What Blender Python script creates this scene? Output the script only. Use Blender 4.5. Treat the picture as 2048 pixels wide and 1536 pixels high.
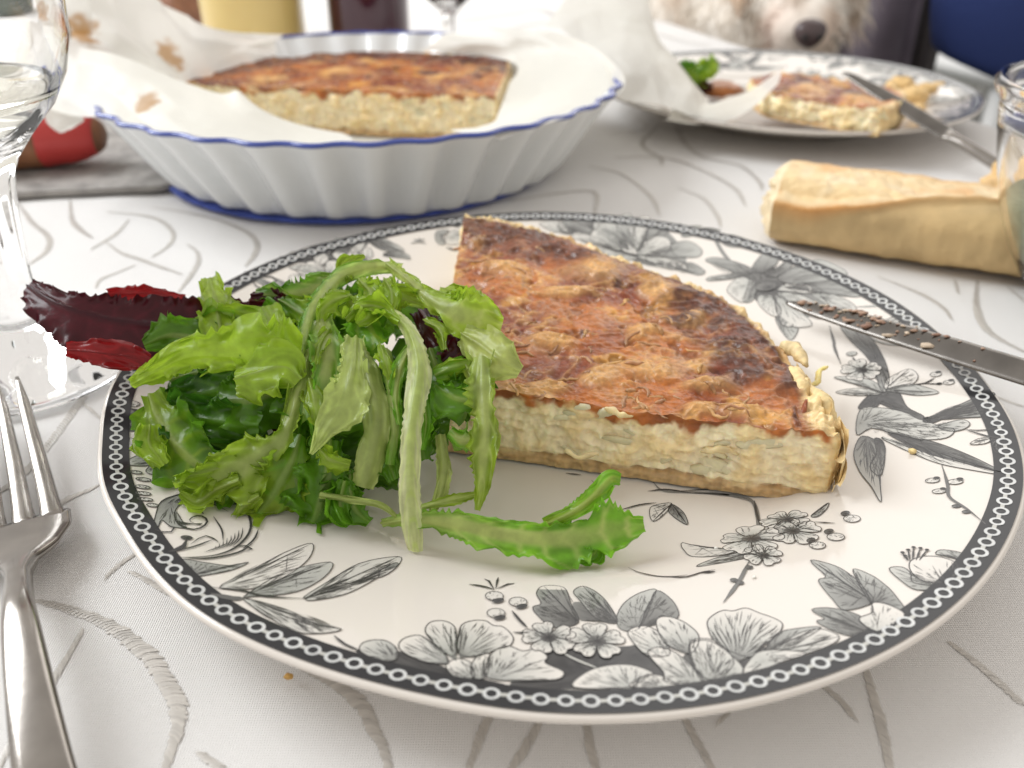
import bpy, bmesh, math, random
import numpy as np
from mathutils import Vector, Matrix

for o in list(bpy.data.objects): bpy.data.objects.remove(o)
S = bpy.context.scene
COL = S.collection
random.seed(7); RNG = np.random.default_rng(7)
PI = math.pi

# ------------------------------------------------------------------ camera
F, PITCH, ROLL, CH = 1686.0, .5485, .0037, .1556     # focal length in photo pixels, tilt down, roll, height over the table
cp, sp = math.cos(PITCH), math.sin(PITCH)
RIGHT = np.array([1, 0, 0.]); UP = np.array([0, sp, cp]); FWD = np.array([0, cp, -sp])
CR = math.cos(ROLL) * RIGHT + math.sin(ROLL) * UP
CU = -math.sin(ROLL) * RIGHT + math.cos(ROLL) * UP
cam = bpy.data.cameras.new('camera'); camo = bpy.data.objects.new('camera', cam); COL.objects.link(camo)
m = Matrix.Identity(4)
for i in range(3):
    m[i][0] = CR[i]; m[i][1] = CU[i]; m[i][2] = -FWD[i]
m[2][3] = CH
camo.matrix_world = m
cam.sensor_width = 36; cam.lens = 36 * F / 2048
cam.clip_start = .01; cam.clip_end = 60
cam.dof.use_dof = True; cam.dof.focus_distance = .222; cam.dof.aperture_fstop = 11.5
S.camera = camo
S.render.resolution_x = 1024; S.render.resolution_y = 768

# ------------------------------------------------------------------ light: daylight from big windows behind and to the left
W = bpy.data.worlds.new('World'); S.world = W; W.use_nodes = True
bg = W.node_tree.nodes['Background']; bg.inputs[0].default_value = (1.0, .955, .90, 1); bg.inputs[1].default_value = .58
def window_light(name, loc, target, sx, sy, power, color):
    l = bpy.data.lights.new(name, 'AREA'); l.shape = 'RECTANGLE'; l.size = sx; l.size_y = sy
    l.energy = power; l.color = color
    o = bpy.data.objects.new(name, l); COL.objects.link(o); o.location = loc
    o.rotation_euler = (Vector(target) - Vector(loc)).to_track_quat('-Z', 'Y').to_euler()
    return o
window_light('window_light', (-1.75, 1.0, 1.5), (0, .35, 0), 1.4, 1.4, 46, (.93, .97, 1.0))
window_light('rear_window_light', (1.0, 2.3, 1.35), (.05, .3, 0), 1.8, 1.6, 10, (1.0, .985, .96))
S.view_settings.view_transform = 'Standard'; S.view_settings.look = 'None'
S.view_settings.exposure = .50; S.view_settings.gamma = 1
S.render.engine = 'CYCLES'
S.cycles.max_bounces = 10; S.cycles.transmission_bounces = 10; S.cycles.transparent_max_bounces = 12

# ------------------------------------------------------------------ photo pixels to places
def ray(px, py):
    x = (px - 1024) / F; y = -(py - 768) / F
    return x * CR + y * CU + FWD
O = np.array([0, 0, CH])
def U(px, py, z=0.):                      # the point seen at a pixel on the level z
    d = ray(px, py); return O + d * ((z - CH) / d[2])
def Dp(px, py, y):                        # the point seen at a pixel at the distance y
    d = ray(px, py); return O + d * (y / d[1])

# ------------------------------------------------------------------ noise
_perm = np.random.default_rng(3).permutation(256); _perm = np.concatenate([_perm, _perm, _perm])
_grad = np.random.default_rng(4).normal(size=(256, 3)); _grad /= np.linalg.norm(_grad, axis=1)[:, None]
def perlin(P):
    P = np.asarray(P, float); sh = P.shape[:-1]; P = P.reshape(-1, 3)
    i = np.floor(P).astype(int); f = P - i; u = f * f * f * (f * (f * 6 - 15) + 10); i &= 255
    out = 0
    for dx in (0, 1):
        for dy in (0, 1):
            for dz in (0, 1):
                h = _perm[_perm[_perm[i[:, 0] + dx] + i[:, 1] + dy] + i[:, 2] + dz]
                g = (_grad[h] * (f - [dx, dy, dz])).sum(1)
                w = (u[:, 0] if dx else 1 - u[:, 0]) * (u[:, 1] if dy else 1 - u[:, 1]) * (u[:, 2] if dz else 1 - u[:, 2])
                out = out + g * w
    return out.reshape(sh) * 1.6
def fbm(P, oct=4, gain=.5):
    P = np.asarray(P, float); a = 1; s = 0
    for k in range(oct):
        s = s + a * perlin(P * 2 ** k + k * 17.3); a *= gain
    return s
def ridged(P, oct=3):
    P = np.asarray(P, float); a = 1; s = 0
    for k in range(oct):
        s = s + a * (1 - np.abs(perlin(P * 2 ** k + k * 9.1)) * 2); a *= .5
    return s / 1.75
def sstep(a, b, x):
    t = np.clip((x - a) / (b - a), 0, 1); return t * t * (3 - 2 * t)
def lerp(a, b, t): return a + (b - a) * t
def mixc(c1, c2, t):
    t = np.asarray(t)[..., None]; return np.asarray(c1) * (1 - t) + np.asarray(c2) * t
def catmull(pts, n, closed=False):
    P = np.asarray(pts, float)
    if closed: P = np.concatenate([P[-1:], P, P[:2]])
    else: P = np.concatenate([2 * P[:1] - P[1:2], P, 2 * P[-1:] - P[-2:-1]])
    segs = len(P) - 3
    t = np.linspace(0, segs, n, endpoint=not closed); k = np.minimum(t.astype(int), segs - 1); t = (t - k)[:, None]
    a, b, c, d = P[k], P[k + 1], P[k + 2], P[k + 3]
    return .5 * (2 * b + (c - a) * t + (2 * a - 5 * b + 4 * c - d) * t * t + (3 * b - a - 3 * c + d) * t ** 3)

# ------------------------------------------------------------------ objects
def mk(name, V, Fc, mat, parent=None, cols=None, smooth=True, uv=None):
    me = bpy.data.meshes.new(name)
    V = np.asarray(V, float).reshape(-1, 3)
    me.from_pydata(V.tolist(), [], [tuple(map(int, f)) for f in Fc])
    if smooth: me.polygons.foreach_set('use_smooth', np.ones(len(me.polygons), bool))
    if cols is not None:
        c = np.asarray(cols, float).reshape(-1, 3); c = np.concatenate([c, np.ones((len(c), 1))], 1)
        at = me.color_attributes.new('col', 'FLOAT_COLOR', 'POINT'); at.data.foreach_set('color', c.ravel())
    me.materials.append(mat); me.update()
    o = bpy.data.objects.new(name, me); COL.objects.link(o)
    if parent: o.parent = parent
    return o
def gridf(ny, nx, wrapx=False, off=0, wrapy=False):
    i = np.arange(ny if wrapy else ny - 1)[:, None]; j = np.arange(nx if wrapx else nx - 1)[None]
    i2 = (i + 1) % ny; j2 = (j + 1) % nx
    return (off + np.stack([i * nx + j, i * nx + j2, i2 * nx + j2, i2 * nx + j], -1)).reshape(-1, 4)
class MB:                                  # gathers pieces of one mesh
    def __init__(s): s.V = []; s.F = []; s.C = []; s.n = 0
    def add(s, V, Fc, col=None):
        V = np.asarray(V, float).reshape(-1, 3)
        s.V.append(V); s.F += [tuple(int(k) + s.n for k in f) for f in Fc]; s.n += len(V)
        c = np.asarray(col if col is not None else (1, 1, 1), float)
        s.C.append(np.broadcast_to(c, V.shape) if c.ndim == 1 else c.reshape(-1, 3))
    def grid(s, G, col=None, wrapx=False):
        G = np.asarray(G); s.add(G, gridf(G.shape[0], G.shape[1], wrapx), col)
    def build(s, name, mat, parent=None, smooth=True):
        return mk(name, np.concatenate(s.V), s.F, mat, parent, np.concatenate(s.C), smooth)
def tube(pts, rad, seg=10, caps=True):
    P = np.asarray(pts, float); n = len(P); r = np.broadcast_to(np.asarray(rad, float), (n,))
    T = np.gradient(P, axis=0); T /= np.linalg.norm(T, axis=1)[:, None] + 1e-12
    ref = np.array([0, 0, 1.]) if abs(T[0, 2]) < .9 else np.array([1., 0, 0])
    V = []
    for i in range(n):
        a = np.cross(T[i], ref); a /= np.linalg.norm(a) + 1e-12; b = np.cross(a, T[i]); ref = b
        th = np.arange(seg) * 2 * PI / seg
        V.append(P[i] + r[i] * (np.cos(th)[:, None] * a + np.sin(th)[:, None] * b))
    V = np.array(V); Fc = [tuple(f) for f in gridf(n, seg, True)]
    V = V.reshape(-1, 3)
    if caps: Fc += [tuple(range(seg))[::-1], tuple(range((n - 1) * seg, n * seg))]
    return V, Fc
def lathe(prof, seg=64, cx=0, cy=0, closed=False):
    pr = np.asarray(prof, float); th = np.arange(seg) * 2 * PI / seg
    G = np.stack([cx + pr[:, 0, None] * np.cos(th), cy + pr[:, 0, None] * np.sin(th), np.broadcast_to(pr[:, 1, None], (len(pr), seg))], -1)
    return G.reshape(-1, 3), [tuple(f) for f in gridf(len(pr), seg, True, 0, closed)]
def thing(name, label, cat, loc=(0, 0, 0), group=None):
    o = bpy.data.objects.new(name, None); COL.objects.link(o); o.location = tuple(loc); o.empty_display_size = .02
    return tag(o, label, cat, group)
def tag(o, label, cat, group=None):
    o['label'] = label; o['category'] = cat
    if group: o['group'] = group
    return o
def under(child, root):                   # parent without moving
    child.parent = root; child.matrix_parent_inverse = Matrix.Translation(root.location).inverted(); return child
def struct(o): o['kind'] = 'structure'; return o

# ------------------------------------------------------------------ materials
def mat(name, color=(.8, .8, .8), rough=.5, attr=False, metal=0, coat=0, spec=.5, trans=0, ior=1.45, translucent=0, sss=0, sheen=0,
        bump=None, speck=None, sssr=(.01, .006, .003)):
    M = bpy.data.materials.new(name); M.use_nodes = True; nt = M.node_tree; N = nt.nodes; L = nt.links
    b = N['Principled BSDF']; out = N['Material Output']
    b.inputs['Base Color'].default_value = (*color, 1); b.inputs['Roughness'].default_value = rough
    b.inputs['Metallic'].default_value = metal; b.inputs['Coat Weight'].default_value = coat
    b.inputs['Coat Roughness'].default_value = .06
    b.inputs['Specular IOR Level'].default_value = spec; b.inputs['Transmission Weight'].default_value = trans; b.inputs['IOR'].default_value = ior
    if sss:
        b.inputs['Subsurface Weight'].default_value = sss; b.inputs['Subsurface Radius'].default_value = sssr; b.inputs['Subsurface Scale'].default_value = 1
    if sheen: b.inputs['Sheen Weight'].default_value = sheen
    tc = N.new('ShaderNodeTexCoord')
    colsock = None
    if attr:
        a = N.new('ShaderNodeVertexColor'); a.layer_name = 'col'; colsock = a.outputs['Color']
    if speck:                              # (scale, amount): fine mottling of the colour
        nz = N.new('ShaderNodeTexNoise'); nz.inputs['Scale'].default_value = speck[0]; nz.inputs['Detail'].default_value = 5
        L.new(tc.outputs['Object'], nz.inputs['Vector'])
        mr = N.new('ShaderNodeMapRange'); mr.inputs[1].default_value = .3; mr.inputs[2].default_value = .7
        mr.inputs[3].default_value = 1 - speck[1]; mr.inputs[4].default_value = 1 + speck[1] * .6; L.new(nz.outputs['Fac'], mr.inputs[0])
        mx = N.new('ShaderNodeMix'); mx.data_type = 'RGBA'; mx.blend_type = 'MULTIPLY'; mx.inputs[0].default_value = 1
        if colsock: L.new(colsock, mx.inputs[6])
        else: mx.inputs[6].default_value = (*color, 1)
        cmb = N.new('ShaderNodeCombineColor')
        for k in range(3): L.new(mr.outputs[0], cmb.inputs[k])
        L.new(cmb.outputs[0], mx.inputs[7]); colsock = mx.outputs[2]
    if colsock: L.new(colsock, b.inputs['Base Color'])
    if bump:                               # [(scale, strength, distance)]
        prev = None
        for sc, st, dist in bump:
            nz = N.new('ShaderNodeTexNoise'); nz.inputs['Scale'].default_value = sc; nz.inputs['Detail'].default_value = 4
            L.new(tc.outputs['Object'], nz.inputs['Vector'])
            bp = N.new('ShaderNodeBump'); bp.inputs['Strength'].default_value = st; bp.inputs['Distance'].default_value = dist
            L.new(nz.outputs['Fac'], bp.inputs['Height'])
            if prev: L.new(prev.outputs[0], bp.inputs['Normal'])
            prev = bp
        L.new(prev.outputs[0], b.inputs['Normal'])
    if translucent:
        t = N.new('ShaderNodeBsdfTranslucent'); ms = N.new('ShaderNodeMixShader'); ms.inputs[0].default_value = translucent
        if colsock: L.new(colsock, t.inputs['Color'])
        else: t.inputs['Color'].default_value = (*color, 1)
        L.new(b.outputs[0], ms.inputs[1]); L.new(t.outputs[0], ms.inputs[2]); L.new(ms.outputs[0], out.inputs['Surface'])
    return M
M_porc = mat('cream_porcelain', (.675, .625, .57), .09, spec=.45, bump=[(60, .03, .002)])
M_ink = mat('printed_ink', attr=True, rough=.11, spec=.30)
M_white = mat('white_porcelain', (.72, .735, .735), .12, coat=.4, bump=[(40, .03, .002)])
M_blue = mat('cobalt_glaze', (.05, .08, .33), .15, coat=.4)
M_steel = mat('brushed_steel', (.32, .295, .27), .2, metal=1, bump=[(400, .05, .0004)], speck=(90, .18))
M_glass = mat('clear_glass', (1, 1, 1), .0, trans=1, ior=1.48)
M_leaf = mat('wet_leaf', attr=True, rough=.28, coat=.15, spec=.45, translucent=.48, bump=[(900, .25, .0004), (220, .2, .0008)], speck=(320, .16))
M_crumb = mat('baked_filling', attr=True, rough=.36, sss=.25, bump=[(700, .35, .0006), (2000, .2, .0003)], speck=(420, .10), sssr=(.006, .003, .0012))
M_top = mat('browned_cheese', attr=True, rough=.36, coat=.10, sss=.10, bump=[(900, .4, .0005), (2600, .25, .0003)], speck=(600, .26), sssr=(.005, .002, .0008))
M_crust = mat('pastry_crust', attr=True, rough=.5, bump=[(900, .5, .0006)], speck=(500, .25))
M_bread = mat("bread_crust", attr=True, rough=.55, bump=[(500, .15, .0005)], speck=(120, .08))
M_paper = mat('baking_paper', attr=True, rough=.45, translucent=.42, bump=[(90, .15, .001)])
M_blade = mat('blade_steel_dark_reflection', (.20, .185, .17), .24, metal=1, speck=(120, .2), bump=[(300, .05, .0004)])  # dark reflections put into the base colour of the steel
# ================================================================== the setting: floor, table, cloth
def box(mb, lo, hi, col=None):
    x0, y0, z0 = lo; x1, y1, z1 = hi
    V = [(x, y, z) for z in (z0, z1) for y in (y0, y1) for x in (x0, x1)]
    mb.add(V, [(0, 2, 3, 1), (4, 5, 7, 6), (0, 1, 5, 4), (2, 6, 7, 3), (0, 4, 6, 2), (1, 3, 7, 5)], col)
M_floor = mat('dark_floor', (.085, .09, .075), .45, speck=(9, .3), bump=[(30, .2, .004)])
struct(mk('floor', [(-4, -2, -.75), (6, -2, -.75), (6, 12, -.75), (-4, 12, -.75)], [(0, 1, 2, 3)], M_floor))

EA = U(1296, 33); EB = U(2012, 264)
e = (EA - EB); e[2] = 0; e /= np.linalg.norm(e); nL = np.array([-e[1], e[0], 0])      # along the table edge, and to its left
TB = EB - e * .72
TL, TWd = 1.95, 1.15
def tp(a, b, z): return TB + e * a + nL * b + np.array([0, 0, z])
M_wood = mat('table_wood', (.20, .11, .06), .4, speck=(14, .3))
table = thing('dining_table', 'wooden dining table hidden under the white patterned cloth', 'table', tp(TL / 2, TWd / 2, -.75))
mb = MB()
G = [tp(a, b, z) for z in (-.034, -.004) for b in (.012, TWd - .012) for a in (.012, TL - .012)]
mb.add(G, [(0, 2, 3, 1), (4, 5, 7, 6), (0, 1, 5, 4), (2, 6, 7, 3), (0, 4, 6, 2), (1, 3, 7, 5)])
under(mb.build('tabletop', M_wood, None, False), table)
for a in (.08, TL - .08):
    for b in (.08, TWd - .08):
        V, Fc = tube([tp(a, b, -.75), tp(a, b, -.3), tp(a, b, -.034)], [.022, .028, .034], 12)
        under(mk('leg', V, Fc, M_wood), table)

# cloth: weave relief in the material, satin motif as its own woven strips
def cloth_mat():
    M = mat('damask_cloth', (.82, .80, .78), .62, sheen=.15, spec=.3)
    nt = M.node_tree; N = nt.nodes; L = nt.links; b = N['Principled BSDF']; tc = N['Texture Coordinate']
    hs = []
    for ax, sc in (('X', 560), ('Y', 520)):
        w = N.new('ShaderNodeTexWave'); w.bands_direction = ax; w.inputs['Scale'].default_value = sc
        w.inputs['Distortion'].default_value = .6; w.inputs['Detail Scale'].default_value = 2
        L.new(tc.outputs['Object'], w.inputs['Vector']); hs.append(w)
    mx = N.new('ShaderNodeMath'); mx.operation = 'ADD'; L.new(hs[0].outputs['Fac'], mx.inputs[0]); L.new(hs[1].outputs['Fac'], mx.inputs[1])
    bp = N.new('ShaderNodeBump'); bp.inputs['Strength'].default_value = .55; bp.inputs['Distance'].default_value = .0003
    L.new(mx.outputs[0], bp.inputs['Height'])
    nz = N.new('ShaderNodeTexNoise'); nz.inputs['Scale'].default_value = 40; nz.inputs['Detail'].default_value = 3
    L.new(tc.outputs['Object'], nz.inputs['Vector'])
    b2 = N.new('ShaderNodeBump'); b2.inputs['Strength'].default_value = .08; b2.inputs['Distance'].default_value = .004
    L.new(nz.outputs['Fac'], b2.inputs['Height']); L.new(bp.outputs[0], b2.inputs['Normal']); L.new(b2.outputs[0], b.inputs['Normal'])
    return M
M_cloth = cloth_mat()
def cloth_z(P):
    P = np.asarray(P, float)
    return .0008 * fbm(np.stack([P[..., 0] * 9, P[..., 1] * 9, 0 * P[..., 0]], -1), 2) + .0006 * perlin(np.stack([P[..., 0] * 38, P[..., 1] * 16, 0 * P[..., 0] + 4], -1)) - .0005
NA, NB = 330, 220
aa = np.linspace(0, TL, NA); bb = np.concatenate([np.linspace(0, 1, NB - 24) * TWd])
top = np.array([[tp(a, b, 0) for b in bb] for a in aa]); top[..., 2] = cloth_z(top)
rows = [top]
hang = []
for k, (dx, dz) in enumerate([(-.004, -.001), (-.007, -.004), (-.009, -.010), (-.012, -.06), (-.014, -.13), (-.016, -.20)]):
    wv = np.array([.010 * math.sin(a * 23 + 1) * max(0, -dz - .01) * 6 for a in aa])
    hang.append(np.array([tp(a, dx + w_, dz) for a, w_ in zip(aa, wv)]))
hang = np.stack(hang[::-1], 1)
G = np.concatenate([hang, top], 1)
cloth = tag(mk('tablecloth', G, gridf(*G.shape[:2]), M_cloth), 'white damask tablecloth woven with grey satin curving lines', 'tablecloth')

M_satin = mat('satin_thread', attr=True, rough=.33, spec=.5, sheen=.1)
def satin(mb, pts, w0, w1, view=None):
    if view: pts = [(view[0] + x / view[2], view[1] + y / view[2]) for x, y in pts]
    P = np.array([U(x, y, .0) for x, y in pts])
    Ln = np.linalg.norm(np.diff(P, axis=0), axis=1).sum(); n = max(8, int(Ln / .00085))
    C = catmull(P, n); T = np.gradient(C, axis=0); T /= np.linalg.norm(T, axis=1)[:, None]; Nn = np.stack([-T[:, 1], T[:, 0], 0 * T[:, 0]], 1)
    for i in range(n - 1):
        s = i / (n - 1); w = lerp(w0, w1, min(1, min(s, 1 - s) * n * .035 + .1)) * .5
        a = random.uniform(.75, 1.12) * w; b = random.uniform(.75, 1.12) * w; sk = .0011
        t = T[i] * .00046; q = random.uniform(-.00006, .00006)
        z = np.array([0, 0, .00035]); zz = np.array([0, 0, q])
        V = [C[i] - Nn[i] * a - t - T[i] * sk, C[i] - Nn[i] * a + t - T[i] * sk, C[i] + zz, C[i] + Nn[i] * b + t + T[i] * sk, C[i] + Nn[i] * b - t + T[i] * sk, C[i] - 2 * t]
        V = np.array(V); V[:, 2] = cloth_z(V) + .00022 + random.uniform(0, .00008); V[2, 2] += .00018; V[5, 2] += .00012
        g = random.uniform(.86, 1.08)
        mb.add(V, [(0, 1, 2, 5), (5, 2, 3, 4)], np.array([.57, .535, .49]) * g)
V6 = (0, 1000, 2.2756); X6 = (900, 1300, 1.784); W5 = (1350, 400, 2.934); V3 = (1250, 0, 2.56); W6 = (180, 400, 3.938); V1 = (0, 0, 2.926)
mb = MB()
for pts, w, vw in [
    ([(170, 455), (330, 500), (480, 560), (600, 640), (690, 720), (750, 820), (800, 900), (805, 1000), (780, 1100), (735, 1230)], .0042, V6),
    ([(1300, 715), (1450, 790), (1560, 850), (1650, 930), (1700, 1040), (1740, 1120), (1770, 1240)], .0038, V6),
    ([(370, 600), (300, 720), (210, 860), (100, 1000), (0, 1180), (-60, 1300)], .0026, V6),
    ([(620, 235), (540, 290), (465, 360)], .003, V6), ([(600, 325), (700, 380), (790, 440)], .003, V6), ([(910, 1140), (1010, 1220), (1100, 1330)], .0035, V6),
    ([(160, 200), (110, 300), (60, 440)], .0036, X6), ([(340, 220), (270, 340), (200, 450)], .0036, X6), ([(488, 235), (500, 340), (528, 440)], .0036, X6),
    ([(830, 225), (880, 320), (950, 440)], .0034, X6), ([(1310, 100), (1400, 180), (1450, 250)], .003, X6), ([(1485, 50), (1520, 180), (1550, 300), (1575, 440)], .0036, X6),
    ([(1800, -25), (1930, 80), (2060, 200)], .0036, X6), ([(1000, 215), (950, 262)], .002, X6),
    ([(1200, 450), (1350, 510), (1480, 570), (1580, 640), (1625, 705)], .003, W5), ([(1645, 470), (1662, 550)], .003, W5),
    ([(1775, 470), (1770, 620), (1800, 720), (1880, 800), (2060, 895)], .0036, W5), ([(1960, 510), (2060, 600)], .003, W5), ([(1900, 1150), (2060, 1210)], .003, W5),
    ([(200, 590), (150, 660), (90, 720), (110, 760), (180, 800), (190, 840)], .003, V3), ([(260, 640), (300, 720), (380, 790), (480, 820), (600, 850), (690, 930), (700, 970)], .003, V3),
    ([(-40, 800), (200, 800), (400, 870), (560, 960), (620, 1050)], .003, V3), ([(280, 960), (400, 1010), (470, 1100), (490, 1160)], .003, V3), ([(60, 600), (110, 640), (80, 670)], .0028, V3),
    ([(300, 150), (200, 260), (0, 390)], .0026, W6), ([(130, 330), (250, 410), (400, 460), (560, 520), (730, 585)], .0026, W6),
    ([(770, 340), (840, 400), (850, 480), (800, 580), (750, 650), (690, 730)], .0026, W6), ([(150, 90), (400, 110), (560, 160), (650, 250), (620, 340), (480, 440)], .0026, W6),
    ([(500, 50), (900, 120), (1200, 220), (1310, 320), (1290, 420), (1220, 510)], .003, W6), ([(340, 510), (200, 570), (80, 620), (40, 690)], .0026, W6),
    ([(110, 1190), (180, 1290), (280, 1380), (270, 1460), (170, 1536)], .003, V1), ([(410, 1170), (420, 1280), (470, 1340), (540, 1390)], .003, V1),
    ([(205, 715), (160, 800), (60, 930), (-30, 1000)], .003, (0, 0, 1)), ([(190, 970), (110, 1010), (60, 1090)], .0034, (0, 0, 1)), ([(150, 790), (205, 840)], .002, (0, 0, 1)),
    ([(1180, 330), (1240, 345), (1300, 390), (1320, 430)], .003, (0, 0, 1)), ([(1020, 400), (1180, 380), (1190, 430)], .003, (0, 0, 1)),
    ([(920, 40), (1000, 30), (1080, 20), (1120, 40)], .006, (0, 0, 1)), ([(1020, 55), (1100, 45), (1150, 60)], .006, (0, 0, 1)), ([(1290, 60), (1360, 80), (1420, 90)], .005, (0, 0, 1)),
]:
    satin(mb, pts, w * .34, w * .95, vw)
o = mb.build('satin_motif', M_satin, cloth); o['kind'] = 'stuff'
# ================================================================== printed dinner plate
PC = np.array([.0128, .235, 0.])
_rim = [(-176, 1.16), (-170, .9), (-164, -.19), (-160, -.82), (-155, -.3), (-150, -.1), (-143, -1.1), (-138, -.8), (-133, -.3), (-125, .1), (-118, -.8), (-111, -1.4), (-105, -1.6), (-101, -1.4),
        (-92, -.4), (-84, -.3), (-76, -.2), (-67, -.15), (-58, -.07), (-48, -.1), (-37, .1), (-28, .7), (-16, .3), (-6, -1.), (5, -1.), (21, .1), (40, .35), (59, .8), (79, 1.5), (89, 1.3), (108, 0),
        (128, -1.3), (142, .3), (154, .35), (165, .8)]
_a = np.array([a for a, _ in _rim], float); _r = np.array([r for _, r in _rim])
_dense = np.interp(np.arange(-180, 180), np.concatenate([_a - 360, _a, _a + 360]), np.tile(_r, 3))
_k = np.exp(-(np.arange(-12, 13) / 4.) ** 2); _k /= _k.sum(); _dense = np.convolve(np.concatenate([_dense[-12:], _dense, _dense[:12]]), _k, 'valid')
def rimR(th):
    d = (np.degrees(th) + 180) % 360
    return .135 + .001 * np.interp(d, np.arange(361), np.append(_dense, _dense[0]))
_pr = np.array([(0, .0062), (.04, .006), (.070, .0060), (.078, .0066), (.083, .0086), (.0875, .0106), (.094, .0122), (.105, .0147), (.118, .0178), (.128, .0202), (.1335, .0215), (.136, .0222), (.145, .0235)])
def surf(r): return np.interp(r, _pr[:, 0], _pr[:, 1])
def plate_z(x, y):                          # height of the glaze at a point relative to the plate centre
    th = np.arctan2(y, x); k = .135 / rimR(th); r = np.hypot(x, y)
    return surf(r * (1 + (k - 1) * sstep(.09, .13, r)))
def onplate(px, py):
    z = .015
    for _ in range(5):
        p = U(px, py, z) - PC; z = float(plate_z(p[0], p[1]))
    return p[:2]
SEG = 360
th = np.arange(SEG) * 2 * PI / SEG; RR = rimR(th)
prof = [(.0005, .0062), (.02, .0061), (.04, .006), (.058, .006), (.070, .0060), (.074, .0062), (.078, .0066), (.0805, .0075), (.083, .0086), (.085, .0096), (.0875, .0106), (.0905, .0115), (.094, .0122), (.10, .01355), (.105, .0147), (.112, .0164),
        (.118, .0178), (.123, .019), (.128, .0202), (.1325, .0213), (.1343, .0216), (.135, .0210), (.1348, .0201), (.1335, .0192), (.128, .0172), (.118, .0142), (.105, .0110), (.094, .0085), (.084, .0050), (.077, .0016), (.0755, .0006), (.073, .0006), (.0715, .0024), (.04, .0030), (.0005, .0030)]
rows = []
for r, z in prof:
    t = sstep(.09, .13, r); rr = r * (1 + (RR / .135 - 1) * t)
    rows.append(np.stack([rr * np.cos(th), rr * np.sin(th), 0 * th + z], -1))
G = np.array(rows)
plate = thing('dinner_plate', 'cream dinner plate printed with grey flowers under the tart slice and salad', 'plate', PC)
dish_body = mk('plate_body', G, gridf(*G.shape[:2], True), M_porc, plate)

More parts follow.
